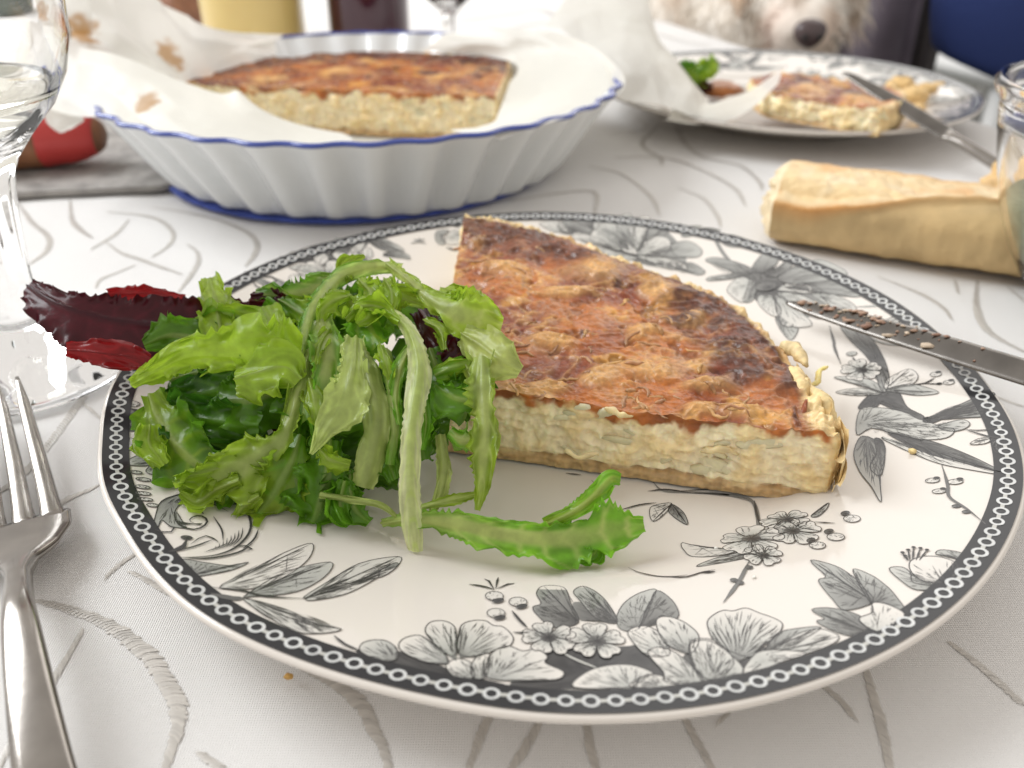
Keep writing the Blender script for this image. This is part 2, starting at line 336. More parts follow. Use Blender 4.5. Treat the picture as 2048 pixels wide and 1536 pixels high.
# ---- the print, drawn as thin ink shapes lying on the glaze
INK = np.array([.024, .0235, .025]); PAP = np.array([.675, .63, .58]); GREY = np.array([.30, .325, .34])
def ink(d, cool=0.):
    c = PAP * (1 - d) + INK * d
    return c * np.array([1 - .06 * math.sin(PI * d), 1 - .01 * d, 1.0])
LZ = 4e-5
class Print:
    def __init__(s): s.mb = MB()
    def z(s, P2, layer):
        P2 = np.asarray(P2); return np.stack([P2[..., 0], P2[..., 1], plate_z(P2[..., 0], P2[..., 1]) + 6e-5 + LZ * layer], -1)
    def stroke(s, P2, w, layer=9, d=.95, taper=True, n=None):
        P2 = np.asarray(P2, float)
        if len(P2) < 2: return
        L = np.linalg.norm(np.diff(P2, axis=0), axis=1).sum(); n = n or int(min(60, max(3, L / .0014)))
        C = catmull(P2, n) if len(P2) > 2 else lerp(P2[0], P2[1], np.linspace(0, 1, n)[:, None])
        T = np.gradient(C, axis=0); T /= np.linalg.norm(T, axis=1)[:, None] + 1e-12; N = np.stack([-T[:, 1], T[:, 0]], 1)
        t = np.linspace(0, 1, n); ww = (w * .5 * (np.clip(np.minimum(t, 1 - t) * 4, .25, 1) if taper else 1 + 0 * t))[:, None]
        s.mb.grid(s.z(np.stack([C - N * ww, C, C + N * ww], 1), layer), ink(d))
    def closed(s, P2, w, layer, d): s.stroke(np.concatenate([P2, P2[:2]]), w, layer, d, False, len(P2) + 2)
    def petal(s, base, out, d0=.6, d1=.05, hatch=7, layer=3, lw=.00024, pw=1.2, ld=.95):
        base = np.asarray(base, float); out = np.asarray(out, float)
        n = max(14, len(out) * 4); C = catmull(out, n, True)
        hatch = int(hatch * 3.2); d0 = min(.97, d0 * 1.25); pw = pw * (.5 if d1 < .12 else .8)
        rings = np.linspace(0.02, 1, 7); G = base + (C - base)[None] * rings[:, None, None]
        far = np.linalg.norm(C - base, axis=1); far /= far.max()
        dd = np.clip(rings[:, None] * far[None], 0, 1) ** pw
        dens = d0 * (1 - dd) + d1 * dd + RNG.uniform(-.03, .03, dd.shape)
        col = np.array([[ink(min(1, max(0, v))) for v in row] for row in dens])
        s.mb.grid(s.z(G, layer), col, True)
        if lw: s.closed(C, lw, layer + 1.5, ld)
        idx = np.argsort(-far)[:max(4, int(n * .75))]
        for k in range(hatch):
            q = C[idx[RNG.integers(len(idx))]]; a, b = sorted(RNG.uniform(.12, .82, 2))
            if RNG.random() < .35: a, b = RNG.uniform(.6, .8), RNG.uniform(.86, .95)
            m_ = (base + q) / 2; bow = RNG.uniform(-.06, .06) * np.array([-(q - base)[1], (q - base)[0]])
            t = np.linspace(a, b, 3)[:, None]
            s.stroke(base + (q - base) * t + bow * np.sin(PI * t), lw * .55 + 5e-5, layer + 1.2, .9)
    def blob(s, c, rx, ry, rot=0, d0=.2, d1=.2, layer=4, lw=.0002, hatch=0, ld=.9):
        t = np.arange(14) * 2 * PI / 14; E = np.stack([rx * np.cos(t), ry * np.sin(t)], 1); c_, s_ = math.cos(rot), math.sin(rot)
        E = E @ np.array([[c_, s_], [-s_, c_]]) + c; s.petal(np.asarray(c) + [rx * .2, -ry * .3], E, d0, d1, hatch, layer, lw, ld=ld)
    def flower(s, c, r, n=5, rot=0, layer=4, d0=.5, d1=.03, sq=1.0, centre=.3, lw=.0002, hatch=6):
        c = np.asarray(c, float)
        for k in range(n):
            a = rot + k * 2 * PI / n + RNG.uniform(-.08, .08); rk = r * RNG.uniform(.9, 1.1)
            u = np.array([math.cos(a), math.sin(a) * sq]); v = np.array([-math.sin(a), math.cos(a) * sq]) * 4.3 / n
            O2 = [c + rk * (u * x + v * y) for x, y in [(.12, .0), (.45, .36), (.82, .50), (1.0, .26), (.93, 0), (1.02, -.24), (.84, -.5), (.45, -.36)]]
            s.petal(c + u * r * .1, O2, d0, d1, hatch, layer, lw)
        s.blob(c, r * centre, r * centre * sq, 0, .97, .75, layer + 2, .0, 0)
        for k in range(12):
            a = k * PI / 6 + RNG.uniform(-.2, .2); q = RNG.uniform(.34, .5) * r
            s.stroke([c, c + q * np.array([math.cos(a), math.sin(a) * sq])], .00022, layer + 3, .95)
    def leaf(s, pts, d0=.55, d1=.35, vein=True, layer=3, hatch=10, lw=.0002):     # pts: root, then round the edge
        P = np.asarray(pts, float); s.petal(P[0] * .97 + P.mean(0) * .03, P, d0, d1, hatch, layer, lw, .8)
        far = P[np.argmax(np.linalg.norm(P - P[0], axis=1))]
        if vein:
            s.stroke([P[0], (P[0] + far) / 2, far], .0003, layer + 2, .95)
            for k in range(5):
                q = lerp(P[0], far, (k + 1) / 7); e_ = P[1 + (k % (len(P) - 1))]; s.stroke([q, lerp(q, e_, .8)], .00016, layer + 2, .8)
pr = Print()
VW = dict(V7=(800, 900, 2.926), V8=(1348, 900, 2.926), V6=(0, 1000, 2.2756), W7=(180, 800, 3.0725), W5=(1350, 400, 2.934), X1=(1700, 600, 3.072), X2=(400, 400, 3.413), X3=(1000, 400, 2.926), FX=(0, 0, 1))
def q(view, pts):
    ox, oy, s = VW[view]; return np.array([onplate(ox + x / s, oy + y / s) for x, y in pts])
def q1(view, x, y): return q(view, [(x, y)])[0]
def PT(view, base, out, d0=.6, d1=.05, hatch=8, layer=3, **k): pr.petal(q1(view, *base), q(view, out), d0, d1, hatch, layer, **k)
def LF(view, out, d0=.6, d1=.4, layer=3, hatch=10, **k): pr.leaf(q(view, out), d0, d1, True, layer, hatch, **k)
def ST(view, pts, w=.0004, layer=6, d=.95): pr.stroke(q(view, pts), w, layer, d)
def FL(view, c, r, rot=.3, layer=5, **k):            # r in view pixels across
    a = q1(view, *c); b = q1(view, c[0] + r, c[1]); pr.flower(a, np.linalg.norm(b - a), rot=rot, layer=layer, **k)
def BL(view, c, rx, ry=None, rot=0, **k):
    a = q1(view, *c); b = q1(view, c[0] + rx, c[1]); r = np.linalg.norm(b - a); pr.blob(a, r, r * (ry or rx) / rx, rot, **k)

# band and its chain of rings
n = 720; t_ = np.arange(n) * 2 * PI / n; R_ = rimR(t_)
rows = [np.stack([(R_ - d) * np.cos(t_), (R_ - d) * np.sin(t_)], 1) for d in (.0013, .0030, .0046, .0062, .0078)]
pr.mb.grid(pr.z(np.array(rows), 5), INK * 1.15, True)
NR = 172
for k in range(NR):
    a = (k + .5) * 2 * PI / NR; R0 = float(rimR(np.array(a))) - .0046
    c = R0 * np.array([math.cos(a), math.sin(a)]); u = np.array([math.cos(a), math.sin(a)]); v = np.array([-u[1], u[0]])
    t = np.arange(18) * 2 * PI / 18; w0 = RNG.uniform(.92, 1.06)
    ring = lambda f: c + f * w0 * (np.cos(t)[:, None] * u * .00175 + np.sin(t)[:, None] * v * .00182)
    pr.mb.grid(pr.z(np.array([ring(1.0), ring(.60)]), 8), np.array([.56, .56, .55]) * RNG.uniform(.9, 1.05), True)
    p0 = c + v * .00165; p1 = R0 * np.array([math.cos(a + 2 * PI / NR), math.sin(a + 2 * PI / NR)]) - v * .00165
    pr.stroke([p0, p1], .0009, 7.5, .28, False, 3)

# bouquet at the front
PT('V7', (1150, 1300), [(640, 1380), (860, 1190), (1000, 1120), (1280, 1150), (1480, 1150), (1620, 1380), (1300, 1400), (1000, 1400)], .98, .92, 10, 0, lw=0)
PT('V7', (300, 1330), [(-260, 1180), (-100, 1170), (100, 1200), (330, 1300), (640, 1380), (300, 1350), (0, 1300)], .97, .9, 10, 0, lw=0)
LF('V7', [(1045, 1012), (900, 1040), (800, 965), (778, 920), (825, 900), (798, 840), (840, 797), (960, 808), (1000, 900)], .85, .55, 1, 26)
LF('V7', [(1272, 1012), (1150, 990), (1050, 880), (1015, 830), (1070, 800), (1150, 835), (1220, 905)], .8, .35, 2, 22)
PT('V7', (1272, 1012), [(1272, 1012), (1160, 980), (1060, 1000), (1010, 900), (1090, 900), (1200, 960)], .9, .7, 18, 2, lw=0)
LF('V7', [(1390, 1055), (1290, 1050), (1268, 980), (1310, 900), (1400, 840), (1500, 820), (1440, 930)], .6, .3, 2, 16)
LF('V7', [(1400, 1052), (1450, 930), (1500, 825), (1590, 880), (1632, 960), (1600, 995), (1530, 970), (1480, 1020)], .85, .6, 2, 18)
for b, o_, d0 in [((300, 1260), [(270, 1255), (120, 1235), (0, 1170), (15, 1112), (110, 1088), (190, 1135), (265, 1200)], .8),
              ((330, 1240), [(285, 1205), (190, 1125), (148, 1060), (178, 1012), (250, 1003), (312, 1030), (332, 1090), (332, 1190)], .8),
              ((350, 1220), [(345, 1195), (342, 1100), (360, 1030), (420, 1003), (500, 1003), (545, 1030), (605, 1040), (662, 1100), (640, 1150), (560, 1172), (450, 1212)], .85),
              ((420, 1345), [(330, 1335), (280, 1292), (272, 1258), (330, 1225), (402, 1240), (425, 1280), (432, 1335)], .65),
              ((470, 1345), [(418, 1260), (470, 1197), (522, 1200), (522, 1250), (500, 1335), (430, 1335)], .6),
              ((540, 1345), [(500, 1325), (520, 1220), (570, 1168), (640, 1152), (720, 1180), (800, 1168), (862, 1212), (850, 1250), (955, 1300), (930, 1342), (800, 1352), (600, 1352)], .6)]:
    PT('V7', b, o_, d0, .0, 16, 3, pw=.9)
PT('V6', (1800, 730), [(1640, 690), (1650, 655), (1700, 640), (1760, 645), (1805, 680), (1800, 730), (1720, 730)], .55, .15, 10, 3)
FL('V7', (868, 1100), 155, .5); FL('V7', (1150, 1122), 172, .25)
ST('V7', [(745, 1045), (700, 1000), (655, 945)], .0007); ST('V7', [(660, 1072), (760, 1075)], .0006); ST('V7', [(930, 1180), (1040, 1235), (1180, 1290)], .0006, 4, .3)
for c in [(690, 892), (562, 958), (552, 858)]:
    BL('V7', c, 52, 46, d0=.05, d1=.1, hatch=4); BL('V7', (c[0] + 22, c[1] + 28), 34, 20, .4, d0=.97, d1=.9, layer=6)
for p in [[(550, 820), (480, 800), (405, 790)], [(550, 820), (520, 770), (495, 760)], [(560, 815), (570, 770), (575, 750)], [(570, 815), (630, 790), (670, 785)]]: ST('V7', p, .0006)
for b, o_, d0 in [((1560, 1210), [(1445, 1205), (1350, 1110), (1338, 1060), (1420, 1033), (1500, 1060), (1560, 1140), (1572, 1205)], .6),
              ((1690, 1190), [(1570, 1150), (1520, 1090), (1500, 1000), (1560, 978), (1660, 1010), (1742, 1080), (1740, 1150), (1690, 1195)], .75),
              ((1720, 1360), [(1560, 1365), (1540, 1300), (1448, 1190), (1530, 1158), (1640, 1210), (1722, 1290), (1772, 1372)], .5),
              ((1800, 1360), [(1762, 1352), (1700, 1220), (1698, 1128), (1800, 1108), (1900, 1160), (1952, 1240), (1920, 1300), (1860, 1352)], .55),
              ((1350, 1400), [(1018, 1392), (1080, 1310), (1200, 1268), (1350, 1262), (1480, 1310), (1400, 1342), (1350, 1392)], .5),
              ((1500, 1400), [(1350, 1392), (1400, 1340), (1480, 1318), (1560, 1340), (1605, 1392)], .5)]:
    PT('V7', b, o_, d0, .0, 16, 3.5, pw=.9)
PT('V8', (380, 1290), [(0, 1400), (60, 1200), (240, 1100), (500, 1150), (700, 1190), (430, 1330), (250, 1380)], .97, .85, 8, 0, lw=0)
PT('V8', (370, 1240), [(250, 1135), (195, 1030), (215, 980), (285, 942), (345, 945), (420, 928), (500, 958), (565, 980), (630, 1015), (620, 1065), (560, 1120), (500, 1165), (430, 1215)], .85, .0, 30, 2.5, pw=.9)
PT('V8', (250, 1350), [(160, 1330), (95, 1180), (110, 1130), (200, 1120), (290, 1170), (390, 1260), (400, 1310), (330, 1345)], .55, .05, 14, 4)
PT('V8', (520, 1240), [(400, 1310), (470, 1200), (560, 1175), (700, 1180), (770, 1200), (640, 1240), (520, 1290)], .35, .02, 8, 4)
LF('V8', [(530, 1180), (600, 1080), (700, 1050), (860, 1040), (740, 1120), (600, 1185)], .7, .3, 2, 12)
LF('V8', [(560, 1195), (700, 1090), (850, 1050), (965, 1095), (900, 1150), (720, 1205)], .6, .05, 2.5, 12)
# leaves and bud on the right front
LF('V8', [(1165, 890), (1000, 940), (930, 880), (855, 790), (848, 760), (885, 740), (797, 648), (940, 680), (1040, 740), (1100, 800)], .7, .35, 3, 22)
LF('V8', [(1160, 905), (1100, 820), (1045, 702), (1150, 735), (1230, 790), (1290, 850), (1372, 972), (1290, 960)], .85, .3, 3.5, 20)
LF('V8', [(1175, 1085), (1000, 1085), (835, 1010), (880, 990), (805, 938), (920, 928), (1080, 970), (1140, 1040)], .75, .5, 3, 22)
PT('V8', (1190, 1065), [(1180, 1065), (1080, 995), (1160, 955), (1160, 900), (1250, 910), (1350, 970), (1260, 1035)], .25, .0, 6, 5)
PT('V8', (1560, 805), [(1560, 805), (1420, 822), (1320, 762), (1258, 698), (1330, 688), (1382, 722), (1402, 782)], .5, .2, 10, 3)
PT('V8', (1600, 800), [(1595, 772), (1470, 775), (1390, 722), (1378, 660), (1440, 630), (1540, 628), (1640, 660), (1655, 720)], .15, .0, 10, 4)
PT('V8', (1700, 655), [(1705, 655), (1600, 622), (1530, 612), (1560, 588), (1660, 600), (1735, 632)], .5, .3, 8, 3)
for x, y in [(1335, 605), (1368, 590), (1400, 575), (1440, 580), (1478, 590), (1350, 625)]:
    ST('V8', [(1395 + (x - 1400) * .5, 650), (x, y)], .0005); BL('V8', (x, y), 11, 10, d0=1, d1=1, layer=6)
# blossom twig in the well
ST('V8', [(120, 255), (250, 262), (400, 275), (470, 320), (490, 400), (505, 460), (600, 480)], .0011, 4, .75)
ST('V8', [(0, 245), (250, 235), (430, 262), (540, 255)], .0005); ST('V8', [(470, 300), (500, 440)], .0006)
FL('V8', (450, 522), 190, .1, sq=.9); FL('V8', (655, 410), 150, .6, sq=.8); FL('V8', (690, 478), 160, .2, sq=.9); FL('V8', (520, 620), 120, -1.2, n=4)
ST('V8', [(440, 650), (380, 770), (288, 895)], .0009, 5, .8)
for c in [(438, 690), (350, 765), (385, 780)]: BL('V8', c, 22, 18, d0=.8, d1=.7)
ST('V8', [(820, 425), (940, 432)], .0005); ST('V8', [(740, 460), (860, 480)], .0005)
for c, r in [((1040, 405), 50), ((945, 512), 52), ((838, 562), 48)]:
    BL('V8', c, r, r * .8, d0=.0, d1=.1, hatch=7); BL('V8', (c[0] - r * .8, c[1] - r * .6), r * .6, r * .4, .5, d0=.95, d1=.8, layer=6)
LF('V8', [(360, 590), (200, 575), (50, 545), (60, 590), (110, 625), (250, 622)], .25, .05, 3, 10); LF('V8', [(560, 570), (380, 600), (230, 640), (130, 685), (300, 660), (470, 620)], .5, .2, 3, 12)
LF('V8', [(800, 390), (860, 340), (905, 312), (890, 350), (840, 392)], .5, .3, 3, 8); ST('V8', [(-60, 745), (60, 748), (160, 720), (240, 705)], .0004); ST('V8', [(160, 722), (240, 715)], .0008)
ST('V7', [(1335, 690), (1400, 720), (1500, 742), (1600, 745), (1680, 735)], .0004)
LF('V7', [(1590, 315), (1480, 330), (1460, 370), (1480, 420), (1540, 385)], .2, .05, 3, 7); LF('V7', [(1590, 320), (1575, 370), (1680, 440), (1660, 370)], .7, .5, 3, 10)
ST('V7', [(1290, 355), (1400, 325), (1500, 312)], .0005); ST('V7', [(1450, 245), (1560, 235), (1700, 255)], .0006); ST('V7', [(1120, 180), (1160, 215), (1200, 180)], .0003); ST('V7', [(970, 140), (1060, 150)], .0006)
ST('V7', [(1480, 190), (1540, 240), (1700, 250), (1900, 262), (2040, 300)], .0009, 4, .7)
# twig with three buds
ST('X1', [(560, 1010), (585, 1090), (600, 1150), (610, 1215), (720, 1290), (830, 1380)], .0008, 5, .85)
for c, rx in [((505, 1112), 46), ((645, 1120), 50), ((545, 1178), 44)]: BL('X1', c, rx, rx * .62, d0=.1, d1=.05, hatch=5); BL('X1', (c[0] + rx * .55, c[1] - rx * .3), rx * .4, rx * .3, d0=.95, d1=.9, layer=6)
for c in [(650, 1270), (712, 1305)]: BL('X1', c, 26, 18, d0=.85, d1=.7)
# bird
PT('X1', (60, 760), [(40, 830), (60, 680), (180, 665), (320, 690), (440, 740), (560, 780), (640, 800), (590, 850), (440, 860), (260, 820), (130, 790)], .5, .15, 34, 4, pw=.7)
for k in range(46):
    x = RNG.uniform(90, 590); y = 690 + (x - 90) * .2 + RNG.uniform(0, 110); ST('X1', [(x, y), (x + 14, y + 9), (x + 30, y + 5)], .00024, 7)
for k in range(6):
    y0 = 742 - k * 3; y1 = 585 + k * 24
    PT('X1', (450, y0), [(450, y0), (640, lerp(y0, y1, .45) - 10), (840, y1 - 10), (880, y1 + 10), (700, lerp(y0, y1, .6) + 14), (520, y0 + 12)], .8, .45, 10, 3.5, lw=.0003)
PT('X1', (500, 780), [(540, 780), (680, 740), (735, 765), (690, 800), (600, 810)], .5, .2, 10, 5)
PT('X1', (260, 830), [(230, 820), (420, 850), (590, 900), (760, 970), (900, 1040), (965, 1075), (820, 1030), (640, 990), (430, 930)], .85, .6, 30, 3.2)
PT('X1', (200, 840), [(190, 850), (430, 930), (640, 990), (965, 1080), (700, 1040), (520, 1000), (350, 930)], .25, .05, 14, 3)
for k in range(8): ST('X1', [(330 + k * 75, 870 + k * 25), (400 + k * 75, 905 + k * 22), (450 + k * 62, 950 + k * 16)], .0005, 6)
PT('X1', (110, 840), [(75, 840), (150, 860), (212, 900), (205, 1000), (180, 1080), (190, 1245), (130, 1150), (60, 1060), (22, 960), (40, 880)], .7, .15, 26, 4, pw=.8)
PT('X1', (190, 870), [(150, 855), (205, 880), (210, 1000), (180, 1085), (120, 1030), (160, 950)], .8, .45, 16, 5)
# branch, blossom and leaves behind the bird
PT('X1', (140, 620), [(50, 670), (100, 600), (160, 575), (240, 565), (300, 570), (350, 660), (450, 715), (430, 740), (330, 690), (230, 660), (200, 620), (150, 665)], .95, .85, 12, 3)
PT('X1', (160, 350), [(-60, 160), (40, 190), (130, 240), (190, 330), (225, 410), (240, 500), (215, 570), (180, 540), (150, 430), (90, 340), (0, 250)], .8, .5, 26, 3)
ST('X1', [(100, 215), (180, 260), (330, 290)], .0009, 4, .5); ST('X1', [(40, 45), (150, 40), (260, 30)], .0012, 3, .4)
FL('X1', (70, 435), 125, .2, sq=1.0); LF('X1', [(215, 550), (220, 500), (260, 470), (360, 428), (415, 465), (390, 515), (290, 545)], .2, .02, 4, 12); LF('X1', [(215, 555), (370, 520), (545, 570), (420, 590), (300, 575)], .6, .25, 4, 16)
LF('X1', [(205, 570), (140, 500), (0, 475), (-100, 480), (40, 520), (130, 550)], .5, .25, 4, 14); LF('X1', [(190, 580), (60, 545), (-90, 570), (40, 590)], .4, .1, 4, 12)
for c in [(525, 460), (605, 510)]: BL('X1', c, 36, 28, d0=.0, d1=.05, hatch=4); BL('X1', (c[0] + 14, c[1] - 12), 18, 12, d0=.97, d1=.9, layer=6)
ST('X1', [(370, 525), (460, 515), (520, 480)], .0006); ST('X1', [(450, 518), (560, 520)], .0006); BL('X1', (545, 518), 18, 12, d0=1, d1=1)
ST('X1', [(700, 800), (800, 805), (925, 790)], .0005); ST('X1', [(720, 805), (860, 845), (930, 850)], .0007)
LF('X1', [(880, 850), (790, 855), (735, 890), (830, 885)], .15, .02, 4, 6); LF('X1', [(890, 855), (870, 900), (905, 945), (930, 890)], .3, .1, 4, 7)
LF('X1', [(310, 100), (230, 120), (230, 150), (290, 145)], .3, .1, 3, 6); LF('X1', [(330, 130), (400, 150), (390, 180), (330, 160)], .2, .05, 3, 6); ST('X1', [(250, 85), (320, 90), (345, 60)], .0010); ST('X1', [(320, 90), (310, 130)], .0007)
ST('W5', [(905, 740), (930, 830), (935, 870), (972, 965)], .0009, 5, .85); BL('W5', (1035, 905), 32, 22, d0=.3, d1=.2, hatch=6); ST('W5', [(1035, 920), (1060, 950)], .0006)
# two big peonies along the back rim
PEO = [((540, 510), [(440, 430), (350, 390), (200, 372), (185, 350), (260, 345), (390, 380), (470, 420)], .8, .5), ((500, 440), [(450, 425), (470, 370), (550, 298), (602, 340), (590, 392), (510, 435)], .85, .4),
       ((540, 450), [(520, 440), (620, 390), (692, 328), (685, 392), (605, 455)], .8, .5), ((600, 480), [(600, 455), (720, 390), (850, 358), (965, 400), (1005, 452), (850, 485), (700, 505)], .7, .3),
       ((640, 520), [(680, 500), (850, 485), (1000, 480), (1092, 520), (1080, 572), (950, 562), (800, 540)], .8, .45), ((600, 530), [(640, 500), (760, 500), (840, 520), (850, 545), (720, 545)], .3, .05),
       ((600, 550), [(620, 548), (760, 570), (870, 640), (862, 702), (720, 650)], .5, .05), ((590, 560), [(610, 570), (740, 660), (800, 740), (640, 745), (615, 700), (590, 640)], .6, .05),
       ((560, 560), [(570, 580), (622, 640), (600, 685), (540, 662), (485, 600), (500, 560)], .55, .05), ((480, 500), [(475, 540), (400, 602), (330, 562), (308, 520), (380, 450), (465, 452)], .6, .1),
       ((450, 445), [(430, 440), (330, 465), (195, 475), (210, 452), (400, 428)], .7, .4), ((600, 680), [(588, 690), (642, 742), (722, 752), (680, 825), (620, 765)], .6, .3), ((470, 470), [(440, 440), (500, 440), (470, 560), (440, 600), (400, 590), (430, 500)], .75, .45),
       ((800, 560), [(850, 545), (960, 570), (1050, 620), (1050, 660), (930, 640)], .45, .15)]
PT('W5', (560, 520), [(420, 440), (520, 390), (640, 420), (820, 450), (980, 520), (880, 640), (740, 700), (620, 690), (500, 610), (420, 530)], .95, .6, 20, 0, lw=0)
PT('X3', (760, 290), [(420, 160), (560, 110), (760, 110), (930, 160), (1060, 280), (1080, 380), (900, 390), (760, 350), (600, 300), (450, 230)], .9, .5, 20, 0, lw=0)
for b, o_, d0, d1 in PEO: PT('W5', b, o_, d0, d1, 12, 3, pw=.9)
BL('W5', (535, 512), 62, 46, d0=.95, d1=.7, layer=6, hatch=4)
ST('W5', [(228, 175), (240, 250), (290, 330), (345, 380)], .0016, 3, .7); PT('W5', (270, 250), [(255, 240), (320, 215), (435, 252), (400, 285), (310, 282)], .85, .3, 12, 4)
PEO2 = [((760, 300), [(640, 190), (560, 190), (550, 150), (620, 120), (700, 180), (740, 250)], .7, .2), ((760, 300), [(540, 250), (545, 190), (600, 180), (680, 220), (740, 280)], .6, .15), ((780, 290), [(690, 200), (690, 120), (760, 95), (790, 160), (770, 230)], .7, .3),
        ((800, 300), [(745, 190), (780, 130), (870, 110), (860, 180), (820, 260)], .5, .08), ((800, 310), [(860, 230), (880, 150), (935, 150), (930, 200), (880, 240)], .8, .5), ((800, 320), [(820, 290), (870, 230), (970, 230), (1000, 280), (950, 330), (850, 330)], .5, .1),
        ((830, 330), [(1000, 270), (1100, 250), (1180, 300), (1150, 340), (1030, 330)], .8, .35), ((800, 330), [(850, 335), (960, 340), (1090, 380), (1070, 410), (920, 390)], .45, .1), ((850, 360), [(1060, 390), (1120, 370), (1200, 420), (1150, 440)], .8, .5),
        ((720, 300), [(540, 250), (430, 230), (440, 200), (540, 220), (650, 270)], .4, .1), ((740, 320), [(560, 270), (520, 270), (640, 330), (720, 350), (800, 340)], .5, .1), ((560, 170), [(430, 130), (440, 95), (560, 110), (590, 150), (540, 180)], .8, .4),
        ((430, 190), [(340, 150), (420, 140), (540, 190), (440, 210), (360, 200)], .8, .5), ((330, 190), [(230, 150), (340, 140), (400, 200), (300, 190)], .4, .1), ((760, 280), [(700, 250), (730, 240), (790, 290), (800, 320), (720, 300)], .3, .05)]
for b, o_, d0, d1 in PEO2: PT('X3', b, o_, d0, d1, 10, 3, pw=.9)
ST('X3', [(960, 220), (1010, 170), (1060, 150)], .0014, 3, .75); ST('X3', [(80, 90), (150, 130), (210, 120)], .0016, 3, .6); ST('X3', [(160, 90), (260, 120), (330, 130)], .0016, 3, .6)
LF('X3', [(1060, 225), (1100, 170), (1180, 165), (1130, 220)], .5, .2, 3, 10); LF('X3', [(1180, 180), (1240, 205), (1290, 190), (1230, 175)], .8, .5, 3, 6)
# back left
PT('X2', (880, 380), [(560, 420), (700, 340), (900, 290), (1080, 250), (1160, 300), (1040, 380), (900, 460), (760, 440)], .85, .7, 10, 0, lw=0)
for b, o_, d0, d1 in [((690, 390), [(600, 385), (640, 360), (690, 380), (640, 400)], .3, .1), ((760, 370), [(700, 345), (760, 330), (830, 360), (800, 385), (740, 385)], .3, .05), ((830, 390), [(780, 400), (830, 370), (880, 410), (820, 460), (790, 440)], .2, .0),
              ((870, 350), [(830, 330), (870, 310), (905, 340), (880, 375)], .25, .0), ((1000, 330), [(920, 300), (1080, 270), (1090, 300), (990, 370), (910, 350)], .75, .45), ((960, 390), [(905, 380), (960, 360), (1010, 400), (950, 420)], .25, .05),
              ((1100, 330), [(1010, 380), (1060, 310), (1120, 280), (1120, 330), (1060, 390)], .2, .02), ((1130, 260), [(1110, 240), (1180, 235), (1290, 290), (1370, 330), (1390, 360), (1270, 330), (1150, 290)], .75, .2), ((1150, 270), [(1130, 260), (1200, 260), (1300, 330), (1380, 350), (1270, 355), (1180, 320)], .9, .6),
              ((1150, 380), [(1110, 350), (1160, 335), (1180, 390), (1130, 410)], .2, .05), ((1250, 390), [(1250, 375), (1340, 355), (1420, 380), (1430, 410), (1350, 380)], .7, .4), ((1250, 220), [(1190, 215), (1300, 190), (1420, 195), (1380, 235), (1270, 240)], .8, .35),
              ((700, 500), [(610, 470), (680, 450), (780, 460), (800, 500), (700, 490)], .4, .15), ((1660, 260), [(1605, 260), (1625, 225), (1700, 220), (1660, 260), (1670, 310), (1625, 305)], .6, .3), ((1740, 260), [(1675, 270), (1720, 225), (1800, 230), (1790, 300), (1690, 310)], .35, .05)]:
    PT('X2', b, o_, d0, d1, 9, 3)
BL('X2', (575, 408), 34, 22, d0=.7, d1=.6, hatch=6); ST('X2', [(820, 350), (880, 390), (940, 430)], .0012, 5, .8); BL('X2', (720, 400), 44, 30, d0=.97, d1=.85, layer=5)
for dx, dy in [(-50, 8), (-30, -22), (10, -30), (45, -22), (55, 6)]: ST('X2', [(1490, 300), (1490 + dx * .6, 300 + dy * .6 - 4), (1490 + dx, 300 + dy)], .0009, 4, .7)
ST('X2', [(1680, 330), (1740, 345), (1770, 335)], .0016, 5, .85); ST('X2', [(360, 540), (380, 590), (430, 605), (500, 580), (530, 545)], .0006); ST('X2', [(390, 500), (440, 530), (490, 530), (530, 560)], .001, 5, .85); BL('X2', (440, 500), 26, 18, d0=.8, d1=.7)
ST('X2', [(1620, 160), (1700, 180), (1760, 170)], .0012, 4, .7); BL('X2', (1750, 190), 26, 18, d0=.95, d1=.9)
# left: blossom, beads, scroll, leaves
PT('W7', (260, 80), [(185, 60), (240, 50), (330, 70), (360, 130), (300, 190), (220, 190), (180, 140)], .9, .8, 8, 0, lw=0)
for b, o_, d0, d1 in [((250, 100), [(190, 75), (230, 52), (280, 80), (250, 120), (200, 110)], .8, .5), ((230, 130), [(175, 100), (210, 100), (235, 125), (210, 145), (175, 145)], .1, .0), ((330, 220), [(285, 205), (330, 190), (385, 205), (385, 235), (320, 240)], .55, .1),
              ((250, 270), [(190, 255), (230, 235), (290, 250), (325, 280), (280, 305), (200, 310)], .35, .02), ((250, 30), [(200, 10), (250, 5), (310, 25), (270, 45)], .3, .05), ((290, 160), [(240, 150), (300, 130), (340, 160), (290, 185)], .8, .6)]:
    PT('W7', b, o_, d0, d1, 10, 3)
PT('W7', (490, 350), [(490, 345), (400, 328), (290, 345), (218, 392), (310, 408), (440, 392)], .7, .3, 14, 3); PT('W7', (490, 360), [(480, 362), (385, 400), (345, 445), (420, 462), (505, 405)], .7, .3, 14, 4)
PT('W7', (495, 365), [(490, 370), (570, 385), (570, 430), (480, 475), (500, 420)], .5, .1, 10, 3); LF('W7', [(520, 300), (480, 270), (400, 290), (440, 305)], .85, .7, 3, 12); BL('W7', (505, 352), 34, 26, d0=1, d1=.95, layer=6)
for c, rx, ry in [((285, 448), 38, 18), ((330, 492), 48, 20), ((430, 492), 46, 18), ((325, 538), 48, 20), ((330, 578), 48, 20), ((340, 614), 50, 18), ((385, 650), 36, 20)]: BL('W7', c, rx, ry, d0=.25, d1=.1, hatch=5, lw=.0003)
PT('W7', (500, 640), [(410, 690), (440, 625), (520, 590), (640, 575), (780, 585), (880, 615), (930, 650), (800, 610), (650, 605), (560, 640), (520, 700), (540, 760), (600, 790), (500, 780), (440, 740), (415, 800), (390, 790)], .55, .35, 16, 2)
